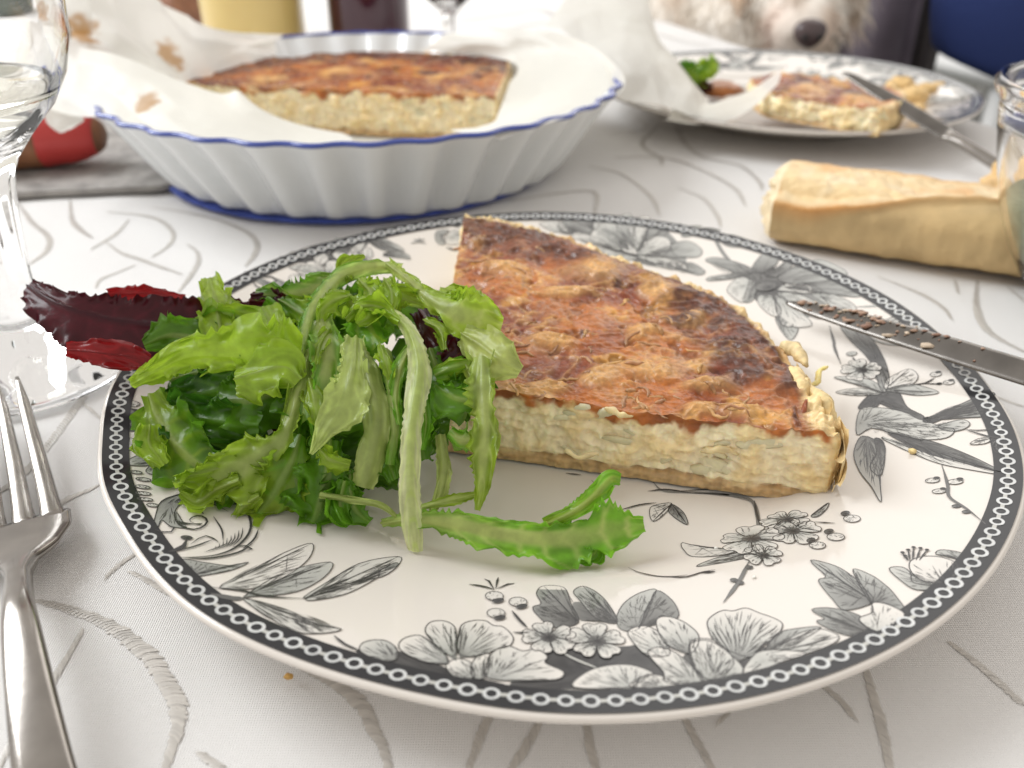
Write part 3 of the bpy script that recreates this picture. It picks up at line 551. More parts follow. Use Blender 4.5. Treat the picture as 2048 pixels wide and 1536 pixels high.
ST('W7', [(410, 690), (430, 640), (520, 592), (640, 575), (780, 585), (900, 625), (970, 700), (990, 780), (960, 850), (880, 920), (760, 960), (600, 972), (500, 968)], .0006)
ST('W7', [(540, 690), (520, 730), (560, 780), (640, 800), (700, 780), (722, 745), (690, 718), (640, 720), (612, 745), (640, 762)], .0005); ST('W7', [(650, 690), (700, 705), (660, 670), (690, 648), (760, 645), (850, 690)], .0004)
for k in range(16): ST('W7', [(535 + k * 9, 745 + k * 2), (560 + k * 9, 775 - k)], .0003)
for k in range(12): ST('W7', [(480 + k * 40, 640 - 30 * math.sin(k / 3.6)), (520 + k * 40, 618 - 22 * math.sin(k / 3.6 + .3))], .0003)
ST('W7', [(400, 800), (440, 815), (500, 815), (520, 790), (480, 780)], .0005); ST('W7', [(1035, 800), (1010, 860), (940, 920)], .0005); ST('W7', [(820, 870), (810, 800), (760, 720)], .0004)
for k in range(9): ST('W7', [(940 - k * 24, 790 + k * 16), (930 - k * 22, 850 + k * 9), (880 - k * 22, 900 + k * 5)], .0003)
BL('W7', (595, 850), 36, 22, d0=.95, d1=.85); ST('W7', [(595, 865), (580, 900), (520, 930), (480, 938)], .0012); ST('W7', [(620, 890), (700, 840), (760, 855), (790, 880)], .0004); ST('W7', [(490, 940), (640, 905), (760, 860)], .0005); ST('W7', [(880, 905), (960, 900), (995, 920), (960, 935)], .0005)
LF('W7', [(620, 1080), (560, 985), (700, 1000), (850, 1020), (975, 1000), (880, 1045), (740, 1075)], .55, .35, 2, 20)
for o_, d0, d1 in [([(1000, 400), (1130, 330), (1300, 240), (1420, 200), (1405, 270), (1300, 350), (1150, 405)], .2, .0), ([(1120, 435), (1300, 330), (1505, 285), (1480, 350), (1350, 420), (1150, 442)], .55, .25),
                   ([(1380, 452), (1500, 370), (1640, 290), (1815, 260), (1812, 300), (1740, 350), (1600, 380)], .3, .1), ([(1390, 455), (1500, 392), (1600, 380), (1730, 345), (1600, 420), (1480, 452)], .3, .05),
                   ([(1110, 450), (1300, 500), (1440, 570), (1555, 590), (1480, 608), (1350, 602), (1200, 520)], .3, .1), ([(1330, 540), (1400, 570), (1550, 590), (1480, 608), (1400, 600)], .9, .7), ([(1600, 380), (1700, 340), (1790, 290), (1812, 300), (1740, 350)], .7, .6)]:
    LF('V6', o_, d0, d1, 3, 18)
ST('V6', [(960, 400), (1100, 415), (1200, 440), (1380, 452)], .0006); ST('V6', [(960, 430), (1060, 450), (1110, 450)], .0014, 5, .85); ST('V6', [(1520, 620), (1570, 660), (1640, 690)], .0006); ST('V6', [(830, 265), (960, 268), (1090, 240), (1150, 200)], .0006)
# the parts of the print that the food covers
for a, r in [(2.75, .104), (2.45, .112), (1.2, .06), (.2, .05)]:
    pr.flower(r * np.array([math.cos(a), math.sin(a)]), .014, rot=a, layer=3)
    for s_ in (-1, 1): c = r * np.array([math.cos(a + s_ * .17), math.sin(a + s_ * .17)]); pr.leaf([c, c * 1.08 + [.004, 0], c * 1.2, c * 1.1 - [.004, 0]], .7, .4)
fp = pr.mb.build('floral_print', M_ink, plate); fp['label'] = 'charcoal flowers, bird and ring chain printed on the glaze'

def copy_tree(o, parent=None):
    c = o.copy(); COL.objects.link(c); c.parent = parent
    for ch in list(o.children): copy_tree(ch, c)
    return c
plate2 = copy_tree(plate); plate2.location = (.1987, .646, 0); plate2.rotation_euler = (0, 0, 1.9)
tag(plate2, 'floral printed plate with a half eaten tart piece, by the dog', 'plate', 'printed plates'); plate['group'] = 'printed plates'
# ================================================================== onion tart: slices with a browned top, cut faces and a crust
GOLD = np.array([.44, .130, .017]); REDB = np.array([.20, .036, .008]); PALE = np.array([.66, .375, .135]); TAN = np.array([.44, .205, .10])
BURN = np.array([.060, .017, .008]); YEL = np.array([.66, .33, .055]); CREAM = np.array([.93, .79, .52]); PAST = np.array([.78, .58, .29]); BASE = np.array([.55, .36, .17])
def tart(root, tip, bound, z0, z1, seed, ns, nt, blobs=(), burns=(), strands=200, sliv=14, nh=46, rag=1.0, edge=.035, bands=(), flat=False):
    tip = np.asarray(tip, float); B = catmull(np.asarray(bound, float), ns)
    def X(P, k): return np.concatenate([np.asarray(P)[..., :2] * k, np.full(np.asarray(P).shape[:-1] + (1,), seed * 3.7)], -1)
    blobs = [(np.asarray(c), r) for c, r in blobs]; burns = [(np.asarray(c), r) for c, r in burns]
    def top(P, t, sv=None):
        warp = np.stack([perlin(X(P, 55)), perlin(X(P, 55) + 31)], -1) * .006
        Pw = P[..., :2] + warp
        lump = fbm(X(P, 42), 3); strand = np.clip(ridged(X(Pw * [1, 1.35], 105), 3), 0, 1) ** 2.4
        fine = fbm(X(P, 330), 3); pit = sstep(.15, .6, fbm(X(P, 120) + 7, 3))
        bl = 0 * lump
        for c, r in blobs:
            d = np.linalg.norm((Pw - c) / np.asarray(r), axis=-1); bl = np.maximum(bl, 1 - sstep(.30, 1.05, d + .10 * fine + .25 * lump))
        bu = 0 * lump
        for c, r in burns:
            d = np.linalg.norm((Pw - c) / np.asarray(r), axis=-1); bu = np.maximum(bu, 1 - sstep(.3, 1.1, d + .35 * fine))
        if sv is not None:
            for a_, b_, k_ in bands:
                bd = sstep(a_ - .02, a_ + .03, sv) * (1 - sstep(b_ - .03, b_ + .02, sv)) * sstep(.70, .84, t + .06 * lump) * k_; bu = np.maximum(bu, bd * sstep(-.55, .25, fbm(X(P, 70) + 23, 3)))
        h = .0014 * lump + .0011 * strand + .0019 * bl * (.85 + .2 * fine) + .00022 * fine - .0009 * pit * (1 - bl) + .0008 * bu
        h = h - .003 * sstep(.94, 1.0, t) * 0 + .0012 * sstep(.80, .93, t) * (1 - sstep(.93, .99, t))
        col = mixc(GOLD, REDB, sstep(-.35, .55, fbm(X(P, 38) + 3, 4)))
        col = mixc(col, YEL[None], .75 * sstep(.25, .7, fbm(X(P, 70) + 19, 3)))
        col = col * (1 - .40 * pit[..., None] * (1 - bl[..., None]))
        tone = mixc(TAN, PALE, sstep(-.3, .5, fbm(X(P, 60) + 5, 3)))
        k = np.clip(strand * 1.35 * sstep(-.35, .3, fbm(X(P, 30) + 11, 2)), 0, .85)[..., None]; col = col * (1 - k) + tone * k
        k = (bl * (.80 + .12 * fine)).clip(0, 1)[..., None]; col = col * (1 - k) + (PALE * (1 + .12 * fine[..., None])) * k
        k = (bu * (.9 + .3 * fine)).clip(0, 1)[..., None]; col = col * (1 - k) + BURN * (1 + 1.4 * np.abs(fine[..., None])) * k
        return h, np.clip(col, .008, 1)
    s = np.linspace(0, 1, ns); t = np.linspace(.00005, 1, nt) ** .85
    P2 = tip + (B[None] - tip) * t[:, None, None]; T = np.broadcast_to(t[:, None], P2.shape[:2])
    h, col = top(P2, T, np.broadcast_to(s[None], T.shape))
    arcn = sstep(0, .03, s) * (1 - sstep(.97, 1, s))
    # the pastry edge: a pale lip that stands up a little around the browned filling
    lipn = .012 * fbm(np.stack([s * 60, s * 0, s * 0 + seed], -1), 3)
    eg = (edge * (1 + 1.3 * sstep(.72, .9, s) * (0 if flat else 1)))[None]; lip = sstep(1 - eg, 1 - eg * .45, T + lipn[None]); h = h * (1 - lip) + lip * (.0012 + .0022 * fbm(np.stack([P2[..., 0] * 210, P2[..., 1] * 210, 0 * T], -1), 3)) - .0035 * sstep(.988, 1, T)
    pc = PAST * (1 + .22 * fbm(X(P2, 150), 3))[..., None]; pc = mixc(pc, np.array([.42, .19, .06])[None, None], .6 * sstep(.1, .6, fbm(X(P2, 60) + 40, 2)))
    col = col * (1 - lip[..., None]) + pc * lip[..., None]
    V = np.concatenate([P2, (z1 + h)[..., None]], -1)
    under(mk('browned_top', V, gridf(nt, ns), M_top, None, col), root)
    # cut faces
    for side, nm in ((0, 'cut_face'), (-1, 'cut_face')):
        E = V[:, side]; dirv = (B[side] - tip); dirv /= np.linalg.norm(dirv); nrm = np.array([-dirv[1], dirv[0]]) * (1 if side == 0 else -1)
        mid = (B[len(B) // 2] - tip); nrm = nrm if np.dot(nrm, mid) < 0 else -nrm
        v = np.linspace(0, 1, nh)
        G = np.zeros((nt, nh, 3)); G[..., :2] = E[:, None, :2]; G[..., 2] = z0 + (E[:, None, 2] - z0) * v[None]
        Q = np.stack([G[..., 0] * 1, G[..., 1], G[..., 2]], -1)
        big = fbm(Q * 130 + seed, 3); crumb = fbm(Q * 420 + seed + 5, 3); layer = np.abs(perlin(np.stack([Q[..., 0] * 70, Q[..., 1] * 70, Q[..., 2] * 330 + seed], -1)))
        amp = rag * (np.sin(PI * np.clip(v * .93 + .05, 0, 1)) ** .5)[None]
        disp = amp * (.0017 * big + .0005 * crumb + .0016 * (.4 - layer)) + .0012 * (1 - v)[None] * rag
        w_ = (1 if flat else sstep(0, .02, T[:, :1])) * (1 - sstep(.99, 1, T[:, :1])); disp = disp - .0011 * np.exp(-((v[None] - .15) / .025) ** 2); disp = disp * w_
        disp[:, -1] = 0
        G[..., :2] += nrm * disp[..., None]
        c = mixc(CREAM * 1.02, CREAM * [.92, .84, .68], sstep(-.3, .5, big)); c = c * (1 + .14 * crumb[..., None]).clip(.5, 1.3)
        c = mixc(c, np.array([.80, .58, .24])[None, None], .45 * sstep(.25, .75, fbm(Q * 90 + 50, 2)))
        cb = 1 - sstep(.12, .16, v[None] + .05 * big); c = c * (1 - cb[..., None]) + (BASE * (1 + .3 * crumb[..., None])) * cb[..., None]
        kt = sstep(.86, .99, v[None] + .17 * fbm(Q * 130 + 9, 4)); c = c * (1 - kt[..., None]) + (GOLD * .85 * (1 + .4 * big[..., None])) * kt[..., None]
        c[:, -1] = col[:, side]
        ke = sstep(.965, .99, T[:, :1]) * np.ones_like(v)[None]; c = c * (1 - ke[..., None]) + PAST * ke[..., None]
        under(mk(nm, G, gridf(nt, nh), M_crumb, None, np.clip(c, .02, 1)), root)
    # crust wall
    v = np.linspace(0, 1, 18); E = V[-1]; out = B - tip; out /= np.linalg.norm(out, axis=1)[:, None]
    G = np.zeros((ns, 18, 3)); G[..., 2] = z0 + (E[:, None, 2] - z0) * v
    bulge = (.0022 * np.sin(PI * v) - .0015 * (1 - v))[None] + .0016 * fbm(np.stack([s[:, None] * 45 + 0 * v, v[None] * 2.5 + 0 * s[:, None], 0 * G[..., 0] + seed], -1), 3) * np.sin(PI * v * .9 + .1)[None]
    bulge = bulge * arcn[:, None]; G[..., :2] = E[:, None, :2] + out[:, None] * bulge[..., None]; G[:, -1] = E
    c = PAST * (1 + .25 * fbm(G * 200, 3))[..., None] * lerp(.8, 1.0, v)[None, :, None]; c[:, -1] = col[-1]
    under(mk('crust', G, gridf(ns, 18), M_crust, None, np.clip(c, .02, 1)), root)
    # bottom
    under(mk('base', np.concatenate([[[*tip, z0]], np.concatenate([B, np.full((ns, 1), z0)], 1)]), [(0, i + 1, i + 2) for i in range(ns - 1)], M_crust, None, np.broadcast_to(BASE, (ns + 1, 3))), root)
    # melted cheese strands
    mb = MB(); R = np.random.default_rng(seed)
    for k in range(strands):
        tt = R.uniform(.10, .9) ** .7; p = tip + (B[int(R.uniform(.03, .97) * (ns - 1))] - tip) * tt; a = R.uniform(0, 2 * PI); L = R.uniform(.003, .009); pts = [p]
        for i in range(7): a += R.normal(0, .45); pts.append(pts[-1] + L / 7 * np.array([math.cos(a), math.sin(a)]))
        pts = np.array(pts); hh, _ = top(pts, np.full(8, .5))
        pts3 = np.concatenate([pts, (z1 + hh + R.uniform(-.0004, .00005))[:, None]], 1); rr = R.uniform(.0003, .0008)
        Vv, Ff = tube(pts3, rr * np.array([.3, .8, 1, 1.1, 1, .9, .7, .25]), 6)
        cc = lerp(TAN * .9, PALE * .9, R.random()) * R.uniform(.8, 1.1); mb.add(Vv, Ff, cc)
    if strands: o = mb.build('melted_cheese', M_top); o['kind'] = 'stuff'; under(o, root)
    # slivers of onion showing in the front cut
    dirv = B[-1] - tip
    for k in range(sliv):
        tt = R.uniform(.3, .97); c = np.array([*(tip + dirv * tt), lerp(z0, z1, R.uniform(.18, .9))])
        nrm = np.array([dirv[1], -dirv[0], 0]) / np.linalg.norm(dirv); 
        if np.dot(nrm[:2], B[len(B) // 2] - tip) > 0: nrm = -nrm
        ax = np.array([*dirv / np.linalg.norm(dirv), 0]) * math.cos(a := R.uniform(-.7, .7)) + np.array([0, 0, math.sin(a)])
        bx = np.cross(nrm, ax); L = R.uniform(.003, .009); wd = R.uniform(.0009, .0024); q = np.linspace(-1, 1, 8); rows = []
        for u in q:
            wv = wd * math.sqrt(max(.04, 1 - u * u)); ctr = c + ax * L * u + bx * .0011 * (1 - u * u) + nrm * (.0004 - .0012 * u * u)
            rows.append([ctr + bx * wv * math.cos(g) + nrm * .0006 * math.sin(g) for g in np.arange(6) * PI / 3])
        cc = np.array([.82, .70, .44]) * R.uniform(.85, 1.05)
        rows = np.array(rows); under(mk('onion_sliver', rows, [tuple(f) for f in gridf(8, 6, True)] + [tuple(range(6))[::-1], tuple(range(42, 48))], M_crumb, None, np.broadcast_to(cc, (48, 3))), root)
    return top

ZP = .0068                                   # just above the bottom of the plate well
def w2(x, y, z): p = U(x, y, z); return (p[0], p[1])
V5 = (850, 400, 2.2756)
def v5(x, y): return w2(V5[0] + x / V5[2], V5[1] + y / V5[2], .029)
slice_ = thing('tart_slice', 'big wedge of onion tart with browned cheese top beside the salad', 'tart', (.03, .24, ZP))
bound = [w2(931, 442, .027), w2(1010, 442, .029), w2(1120, 470, .029), w2(1250, 520, .029), w2(1360, 560, .029), w2(1455, 600, .029), w2(1535, 660, .029), w2(1590, 730, .029), w2(1640, 800, .0285), w2(1670, 850, .028), w2(1678, 905, .024)]
mm = .001
tart(slice_, (-.0225, .207), bound, ZP, .0285, 3, 330, 360,
     blobs=[(v5(360, 310), (.011, .010)), (v5(780, 330), (.016, .014)), (v5(640, 420), (.010, .007)), (v5(850, 790), (.010, .006)), (v5(1050, 770), (.013, .006)), (v5(1010, 600), (.010, .007)), (v5(560, 840), (.009, .006)), (v5(430, 890), (.012, .007)),
            (v5(1235, 950), (.006, .005)), (v5(1190, 540), (.004, .005)), (v5(230, 190), (.006, .008)), (v5(1400, 980), (.009, .005)), (v5(1290, 830), (.009, .005)), (v5(610, 650), (.012, .008)), (v5(1090, 420), (.008, .008))],
     burns=[(v5(330, 150), (.013, .020)), (v5(470, 170), (.012, .014)), (v5(240, 110), (.008, .016)), (v5(1120, 360), (.010, .010)), (v5(1290, 440), (.013, .016)), (v5(1400, 520), (.009, .013)), (v5(1480, 620), (.006, .010)), (v5(880, 385), (.004, .005)), (v5(700, 270), (.008, .008)),
            (v5(1160, 545), (.006, .007)), (v5(1330, 560), (.006, .007)), (v5(590, 220), (.010, .010)), (v5(740, 590), (.002, .003)), (v5(1720, 1010), (.0015, .006))], strands=110, sliv=18, nh=80, edge=.04, bands=((.0, .24, 1.0), (.42, .80, 1.0), (.24, .42, .45)))
# curls of crust and onion at the thick corner
def curl(root, name, pts, rad, col, mat_=None, seg=8):
    P = catmull(np.array([U(x, y, z) for x, y, z in pts]), 16); n = len(P)
    r = rad * .72 * np.clip(np.sin(np.linspace(.12, PI - .12, n)) ** .5, .3, 1) * (1 + .22 * fbm(np.stack([np.linspace(0, 5, n), np.zeros(n) + pts[0][0], np.zeros(n)], -1), 2))
    V, Fc = tube(P, r, seg); V = V + .0006 * fbm(V * 300, 2)[:, None]
    c = np.asarray(col) * (1 + .25 * fbm(V * 260, 2))[:, None]
    return under(mk(name, V, Fc, mat_ or M_crust, None, np.clip(c, .02, 1)), root)
for pts, r, c in [([(1560, 690, .031), (1590, 700, .031), (1615, 730, .030)], .0030, (.80, .62, .33)), ([(1580, 735, .030), (1600, 760, .030), (1605, 790, .029)], .0032, (.80, .60, .30)), ([(1610, 770, .029), (1650, 810, .028), (1668, 860, .024)], .0030, (.78, .60, .30)),
                  ([(1650, 830, .027), (1672, 880, .022), (1668, 930, .016)], .0028, (.74, .54, .25)), ([(1625, 870, .025), (1632, 910, .020), (1645, 945, .014)], .0026, (.78, .64, .36)), ([(1600, 970, .0085), (1640, 960, .009), (1675, 925, .010)], .0030, (.62, .42, .2)),
                  ([(1550, 985, .008), (1600, 978, .0085), (1640, 960, .009)], .0026, (.60, .40, .19)), ([(1590, 900, .022), (1602, 930, .017), (1600, 960, .011)], .0022, (.80, .66, .38))]: curl(slice_, 'crust_flake', pts, r, c)
curl(slice_, 'onion_strip', [(1615, 770, .024), (1635, 765, .022), (1640, 740, .022), (1655, 735, .022)], .0013, (.80, .62, .22), M_crumb)
curl(slice_, 'burnt_shred', [(1612, 800, .030), (1606, 830, .028), (1600, 858, .024)], .0012, (.28, .07, .02), M_top)
for pts in [[(1210, 815, .0305), (1235, 825, .030), (1262, 838, .028)], [(1300, 880, .020), (1330, 900, .017), (1370, 890, .018)], [(1130, 900, .018), (1160, 915, .016), (1200, 905, .017)], [(1400, 905, .019), (1440, 900, .021), (1480, 908, .019)]]: curl(slice_, 'onion_strip', pts, .0013, (.76, .60, .33), M_crumb)

# thin pastry flakes standing off the crust at the thick end
Rf = np.random.default_rng(12); Bf = catmull(np.array(bound), 200)
for k in range(30):
    i = int(Rf.uniform(.70, .985) * 199); out = Bf[i] - np.array([-.0225, .207]); out /= np.linalg.norm(out); tg = np.array([-out[1], out[0]]); z = Rf.uniform(.009, .0265)
    c = np.array([*(Bf[i] + out * Rf.uniform(.0002, .0016)), z]); L = Rf.uniform(.0025, .0065); H = Rf.uniform(.0012, .0034); a = Rf.uniform(-.5, .5)
    u_, v_ = np.meshgrid(np.linspace(-1, 1, 9), np.linspace(-1, 1, 5)); rg = 1 + .35 * fbm(np.stack([u_ * 1.5, v_ * 1.5, 0 * u_ + k], -1), 2)
    x = u_ * L * rg; y = v_ * H * rg; o_ = .0012 * (1 - u_ ** 2) * Rf.uniform(.2, 1.3) + .0009 * v_ * Rf.uniform(-1, 1.4)
    xx = x * math.cos(a) - y * math.sin(a); yy = x * math.sin(a) + y * math.cos(a)
    Gf = c + np.stack([tg[0] * xx + out[0] * o_, tg[1] * xx + out[1] * o_, yy], -1); Gf[..., 2] = np.maximum(Gf[..., 2], ZP + .0003)
    under(mk('pastry_flake', Gf, gridf(5, 9), M_crust, None, np.broadcast_to(np.array([.84, .66, .36]) * Rf.uniform(.82, 1.08), Gf.shape)), slice_)

# ================================================================== salad
def ysurf(py): return float(np.interp(py, [500, 540, 600, 720, 850, 960, 1050, 1110, 1180], [.250, .236, .216, .191, .1755, .1655, .160, .157, .151]))
PALG = np.array([.58, .69, .21]); LIME = np.array([.37, .54, .042]); MIDG = np.array([.135, .315, .020]); DARK = np.array([.030, .095, .008]); WHITE = np.array([.62, .64, .36]); REDL = np.array([.070, .006, .012]); REDB2 = np.array([.34, .014, .016])
salad = thing('mixed_salad', 'heap of wet green frisee and lettuce leaves on the plate edge', 'salad', (-.06, .2, .008))
_ln = [0]
WS = 1.22
def leaf(name, sp_, wl, wr, c_base, c_tip, rib=.12, ruf=.0022, teeth=.35, lobes=.35, roll=0., cup=.0, ribc=None, n=190, m_=14, tfreq=1.4, seed=None, root=None, curl_=0.0):
    _ln[0] += 1; sd = seed or _ln[0] * 7.31; R = np.random.default_rng(int(sd * 10))
    P = np.array([Dp(x, y, ysurf(y) + (d if d is not None else 0)) for x, y, d in sp_]); C = catmull(P, n); t = np.linspace(0, 1, n)
    T = np.gradient(C, axis=0); T /= np.linalg.norm(T, axis=1)[:, None]; view = C - O; zc = view @ FWD; view /= np.linalg.norm(view, axis=1)[:, None]
    lat = np.cross(T, view); lat /= np.linalg.norm(lat, axis=1)[:, None] + 1e-9; nrm = np.cross(lat, T); sg = np.sign((nrm * -view).sum(1)); nrm *= sg[:, None]
    rl = roll + .25 * perlin(np.stack([t * 3, 0 * t, 0 * t + sd], -1)); lat2 = lat * np.cos(rl)[:, None] + nrm * np.sin(rl)[:, None]; nrm2 = nrm * np.cos(rl)[:, None] - lat * np.sin(rl)[:, None]
    arc = np.concatenate([[0], np.cumsum(np.linalg.norm(np.diff(C, axis=0), axis=1))])
    kx = np.linspace(0, 1, len(wl)); G = np.zeros((n, 2 * m_ + 1, 3)); col = np.zeros_like(G)
    ribc = (np.asarray(c_base) * .45 + PALG * .42) if ribc is None else np.asarray(ribc)
    for si, wpx in ((-1, wl), (1, wr)):
        w = np.interp(t, kx, wpx); w = np.convolve(np.pad(w, 4, 'edge'), np.ones(9) / 9, 'valid') * zc / F * (WS if abs(curl_) < .4 else 1.2)
        lb = 1 - lobes * np.clip(perlin(np.stack([arc * 105, 0 * t + si * 5, 0 * t + sd], -1)) * 1.1 + .35, 0, 1)
        ph = arc * 215 * tfreq + 3.6 * perlin(np.stack([arc * 70, 0 * t + 3, 0 * t + sd + si], -1)); saw = 1 - np.abs((ph % 1) - .62) / .62
        saw = np.clip(saw, 0, 1) ** 1.7; tk = teeth * np.clip(.6 + 1.5 * perlin(np.stack([arc * 90, 0 * t, 0 * t + sd + si * 2], -1)), .08, 1.5)
        fall = np.clip(w / .004, 0, 1)
        edge = lb * (1 - tk * fall * (1 - saw))
        for j in range(m_ + 1):
            u = j / m_; ue = u * (1 - (1 - edge) * sstep(.25, 1, np.array(u)))
            rf = ruf * fall * (u ** 1.7) * (np.sin(arc * 420 + 3 * si + 2.5 * perlin(np.stack([arc * 60, 0 * t + u * 1.5, 0 * t + sd + 9 * si], -1))) + .9 * perlin(np.stack([arc * 220, 0 * t + u * 3, 0 * t + sd + 4 * si], -1)) * 1.3)
            rf = rf + (.0002 if curl_ < -.2 else .0008) * fall * sstep(.55, 1, np.array(u)) * np.sin(arc * 1050 + si + 3 * perlin(np.stack([arc * 140, 0 * t, 0 * t + sd], -1)))
            k = m_ + si * j
            bend = u * curl_ * PI + 1e-9
            ux = w * ue * (np.sin(bend) / bend if abs(bend) > 1e-3 else 1); uz = w * ue * ((1 - np.cos(bend)) / bend if abs(bend) > 1e-3 else 0)
            rf = rf * 1.15; G[:, k] = C + lat2 * (si * ux)[:, None] + nrm2 * (rf + cup * w * u * u + uz)[:, None]
            vein = np.abs(np.sin(arc * 420 - u * 4 + sd + 1.5 * perlin(np.stack([arc * 80, 0 * t + u * 2, 0 * t + sd], -1)))) ** 14 * .8
            g = sstep(0, .75, t * .75 + u * .45 + .12 * perlin(np.stack([arc * 90, 0 * t + u * 3, 0 * t + sd], -1)))
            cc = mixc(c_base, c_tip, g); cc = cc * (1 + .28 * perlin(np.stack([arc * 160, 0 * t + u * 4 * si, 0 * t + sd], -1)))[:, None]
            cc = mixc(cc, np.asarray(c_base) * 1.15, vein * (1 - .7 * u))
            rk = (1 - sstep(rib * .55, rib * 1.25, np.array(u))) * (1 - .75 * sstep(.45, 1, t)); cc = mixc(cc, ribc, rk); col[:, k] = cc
    thick = (np.linspace(-1, 1, 2 * m_ + 1)); ridge = .0011 * np.exp(-(thick / max(rib, .02)) ** 2)
    G += nrm2[:, None] * ridge[None, :, None] * (1 - .7 * t)[:, None, None]
    # keep it above plate glaze
    r_ = G[..., :2] - PC[:2]; zmin = np.where(np.hypot(r_[..., 0], r_[..., 1]) < .136, plate_z(r_[..., 0], r_[..., 1]) + .0008, .002); G[..., 2] = np.maximum(G[..., 2], zmin)
    return under(mk(name, G, gridf(n, 2 * m_ + 1), M_leaf, None, np.clip(col, .004, .9)), root or salad)
LT = 'lettuce_leaf'; FR = 'frisee_leaf'
# dark leaves deep in the heap
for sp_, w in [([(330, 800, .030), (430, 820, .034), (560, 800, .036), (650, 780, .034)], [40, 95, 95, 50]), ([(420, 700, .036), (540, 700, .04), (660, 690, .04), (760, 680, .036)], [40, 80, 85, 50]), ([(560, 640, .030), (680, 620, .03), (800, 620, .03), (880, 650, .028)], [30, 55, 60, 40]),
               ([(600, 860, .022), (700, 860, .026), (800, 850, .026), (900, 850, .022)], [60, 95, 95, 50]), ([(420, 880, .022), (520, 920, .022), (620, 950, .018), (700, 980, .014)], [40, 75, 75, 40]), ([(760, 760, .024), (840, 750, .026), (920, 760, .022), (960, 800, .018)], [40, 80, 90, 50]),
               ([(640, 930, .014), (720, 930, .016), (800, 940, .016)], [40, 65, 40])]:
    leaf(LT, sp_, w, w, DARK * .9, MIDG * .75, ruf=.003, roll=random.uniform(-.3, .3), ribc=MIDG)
for sp_, w in [([(840, 620, .014), (880, 680, .012), (930, 740, .010)], [20, 42, 30]), ([(500, 600, .016), (560, 610, .016), (640, 650, .016)], [18, 30, 24]), ([(540, 850, .016), (590, 830, .016), (640, 860, .016)], [20, 40, 20]), ([(890, 730, .008), (930, 700, .008), (950, 660, .010)], [26, 30, 12])]:
    leaf('red_leaf', sp_, w, w, REDL * .7, REDL, ribc=(.12, .02, .02), ruf=.0018)
# the long red leaf lying over the rim
o = leaf('red_leaf', [(56, 572, .018), (130, 612, .018), (230, 640, .020), (340, 650, .022), (450, 640, .024), (570, 650, .026)], [22, 60, 75, 70, 50, 30], [16, 30, 48, 52, 44, 30], REDL * 1.2, REDL * .8, ribc=(.05, .006, .012), rib=.08, ruf=.0007, teeth=.16, lobes=.12, roll=-.12, n=190); o['label'] = 'dark burgundy leaf with ragged edge reaching past the rim'
leaf('red_leaf', [(132, 700, .011), (190, 705, .011), (250, 712, .012), (300, 725, .014)], [10, 24, 26, 16], [14, 28, 26, 14], REDB2, REDB2 * .8, ribc=REDB2 * .7, rib=.05, ruf=.0012, teeth=.2, lobes=.1)
leaf('red_leaf', [(215, 590, .024), (290, 588, .024), (370, 600, .026)], [14, 20, 12], [14, 18, 10], REDB2, REDB2 * .9, ribc=REDB2, rib=.05, ruf=.001, teeth=.3, lobes=.2)
# left lettuce
leaf(LT, [(440, 690, .020), (400, 680, .020), (340, 672, .020), (288, 690, .020)], [44, 52, 46, 14], [36, 40, 30, 12], MIDG, MIDG * 1.1, ruf=.0028)
leaf(LT, [(300, 790, .014), (318, 840, .013), (365, 905, .010), (440, 955, .008), (500, 960, .008)], [22, 44, 60, 50, 24], [34, 60, 70, 48, 20], LIME * .8, MIDG, ruf=.003, roll=.35, cup=.25, teeth=.25)
leaf(LT, [(600, 730, .006), (545, 725, .004), (460, 712, .004), (370, 715, .008), (262, 770, .014)], [58, 90, 62, 34, 10], [44, 52, 36, 40, 12], LIME * 1.12, LIME * 1.2, ruf=.0030, roll=-.3, cup=-.22, teeth=.26, ribc=LIME * 1.2, n=150, m_=18)
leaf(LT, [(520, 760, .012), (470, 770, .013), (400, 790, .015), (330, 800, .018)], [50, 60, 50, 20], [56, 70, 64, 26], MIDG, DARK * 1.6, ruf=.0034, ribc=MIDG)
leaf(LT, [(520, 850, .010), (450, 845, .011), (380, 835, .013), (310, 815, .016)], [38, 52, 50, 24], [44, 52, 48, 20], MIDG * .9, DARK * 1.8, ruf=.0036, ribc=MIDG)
leaf(LT, [(450, 690, .014), (440, 650, .015), (432, 605, .017), (420, 556, .019)], [20, 30, 40, 16], [26, 34, 34, 14], LIME, LIME * 1.05, ruf=.0018, teeth=.2)
leaf(LT, [(540, 745, .006), (548, 690, .006), (540, 645, .008), (525, 614, .010)], [36, 26, 34, 22], [24, 20, 24, 18], LIME, LIME * 1.1, ruf=.0012, teeth=.12)
leaf(LT, [(400, 640, .018), (455, 625, .016), (500, 650, .014), (520, 690, .012)], [16, 36, 40, 20], [18, 30, 30, 18], MIDG * 1.2, LIME, ruf=.003, roll=.8)
# pale frisee ribs over the top
leaf(FR, [(805, 536, .004), (740, 534, .004), (680, 556, .004), (632, 612, .004), (606, 690, .004), (606, 770, .004), (622, 838, .003)], [12, 20, 24, 26, 18, 22, 34], [12, 20, 20, 20, 14, 26, 36], PALG * 1.2, MIDG * 1.4, rib=.4, ruf=.0012, teeth=.3, lobes=.25, n=140, curl_=-.35)
leaf(FR, [(700, 545, .008), (650, 570, .010), (590, 588, .012), (510, 590, .014)], [12, 30, 42, 16], [10, 22, 30, 14], PALG * .8, MIDG * 1.2, rib=.2, ruf=.002, teeth=.6, lobes=.5)
leaf(FR, [(620, 700, .004), (596, 790, .003), (572, 862, .003), (525, 912, .003), (450, 952, .004), (362, 988, .005)], [16, 22, 26, 52, 58, 22], [16, 20, 26, 56, 64, 26], PALG * .85, LIME * .95, rib=.3, ruf=.0026, teeth=.45, lobes=.45, n=160, m_=18)
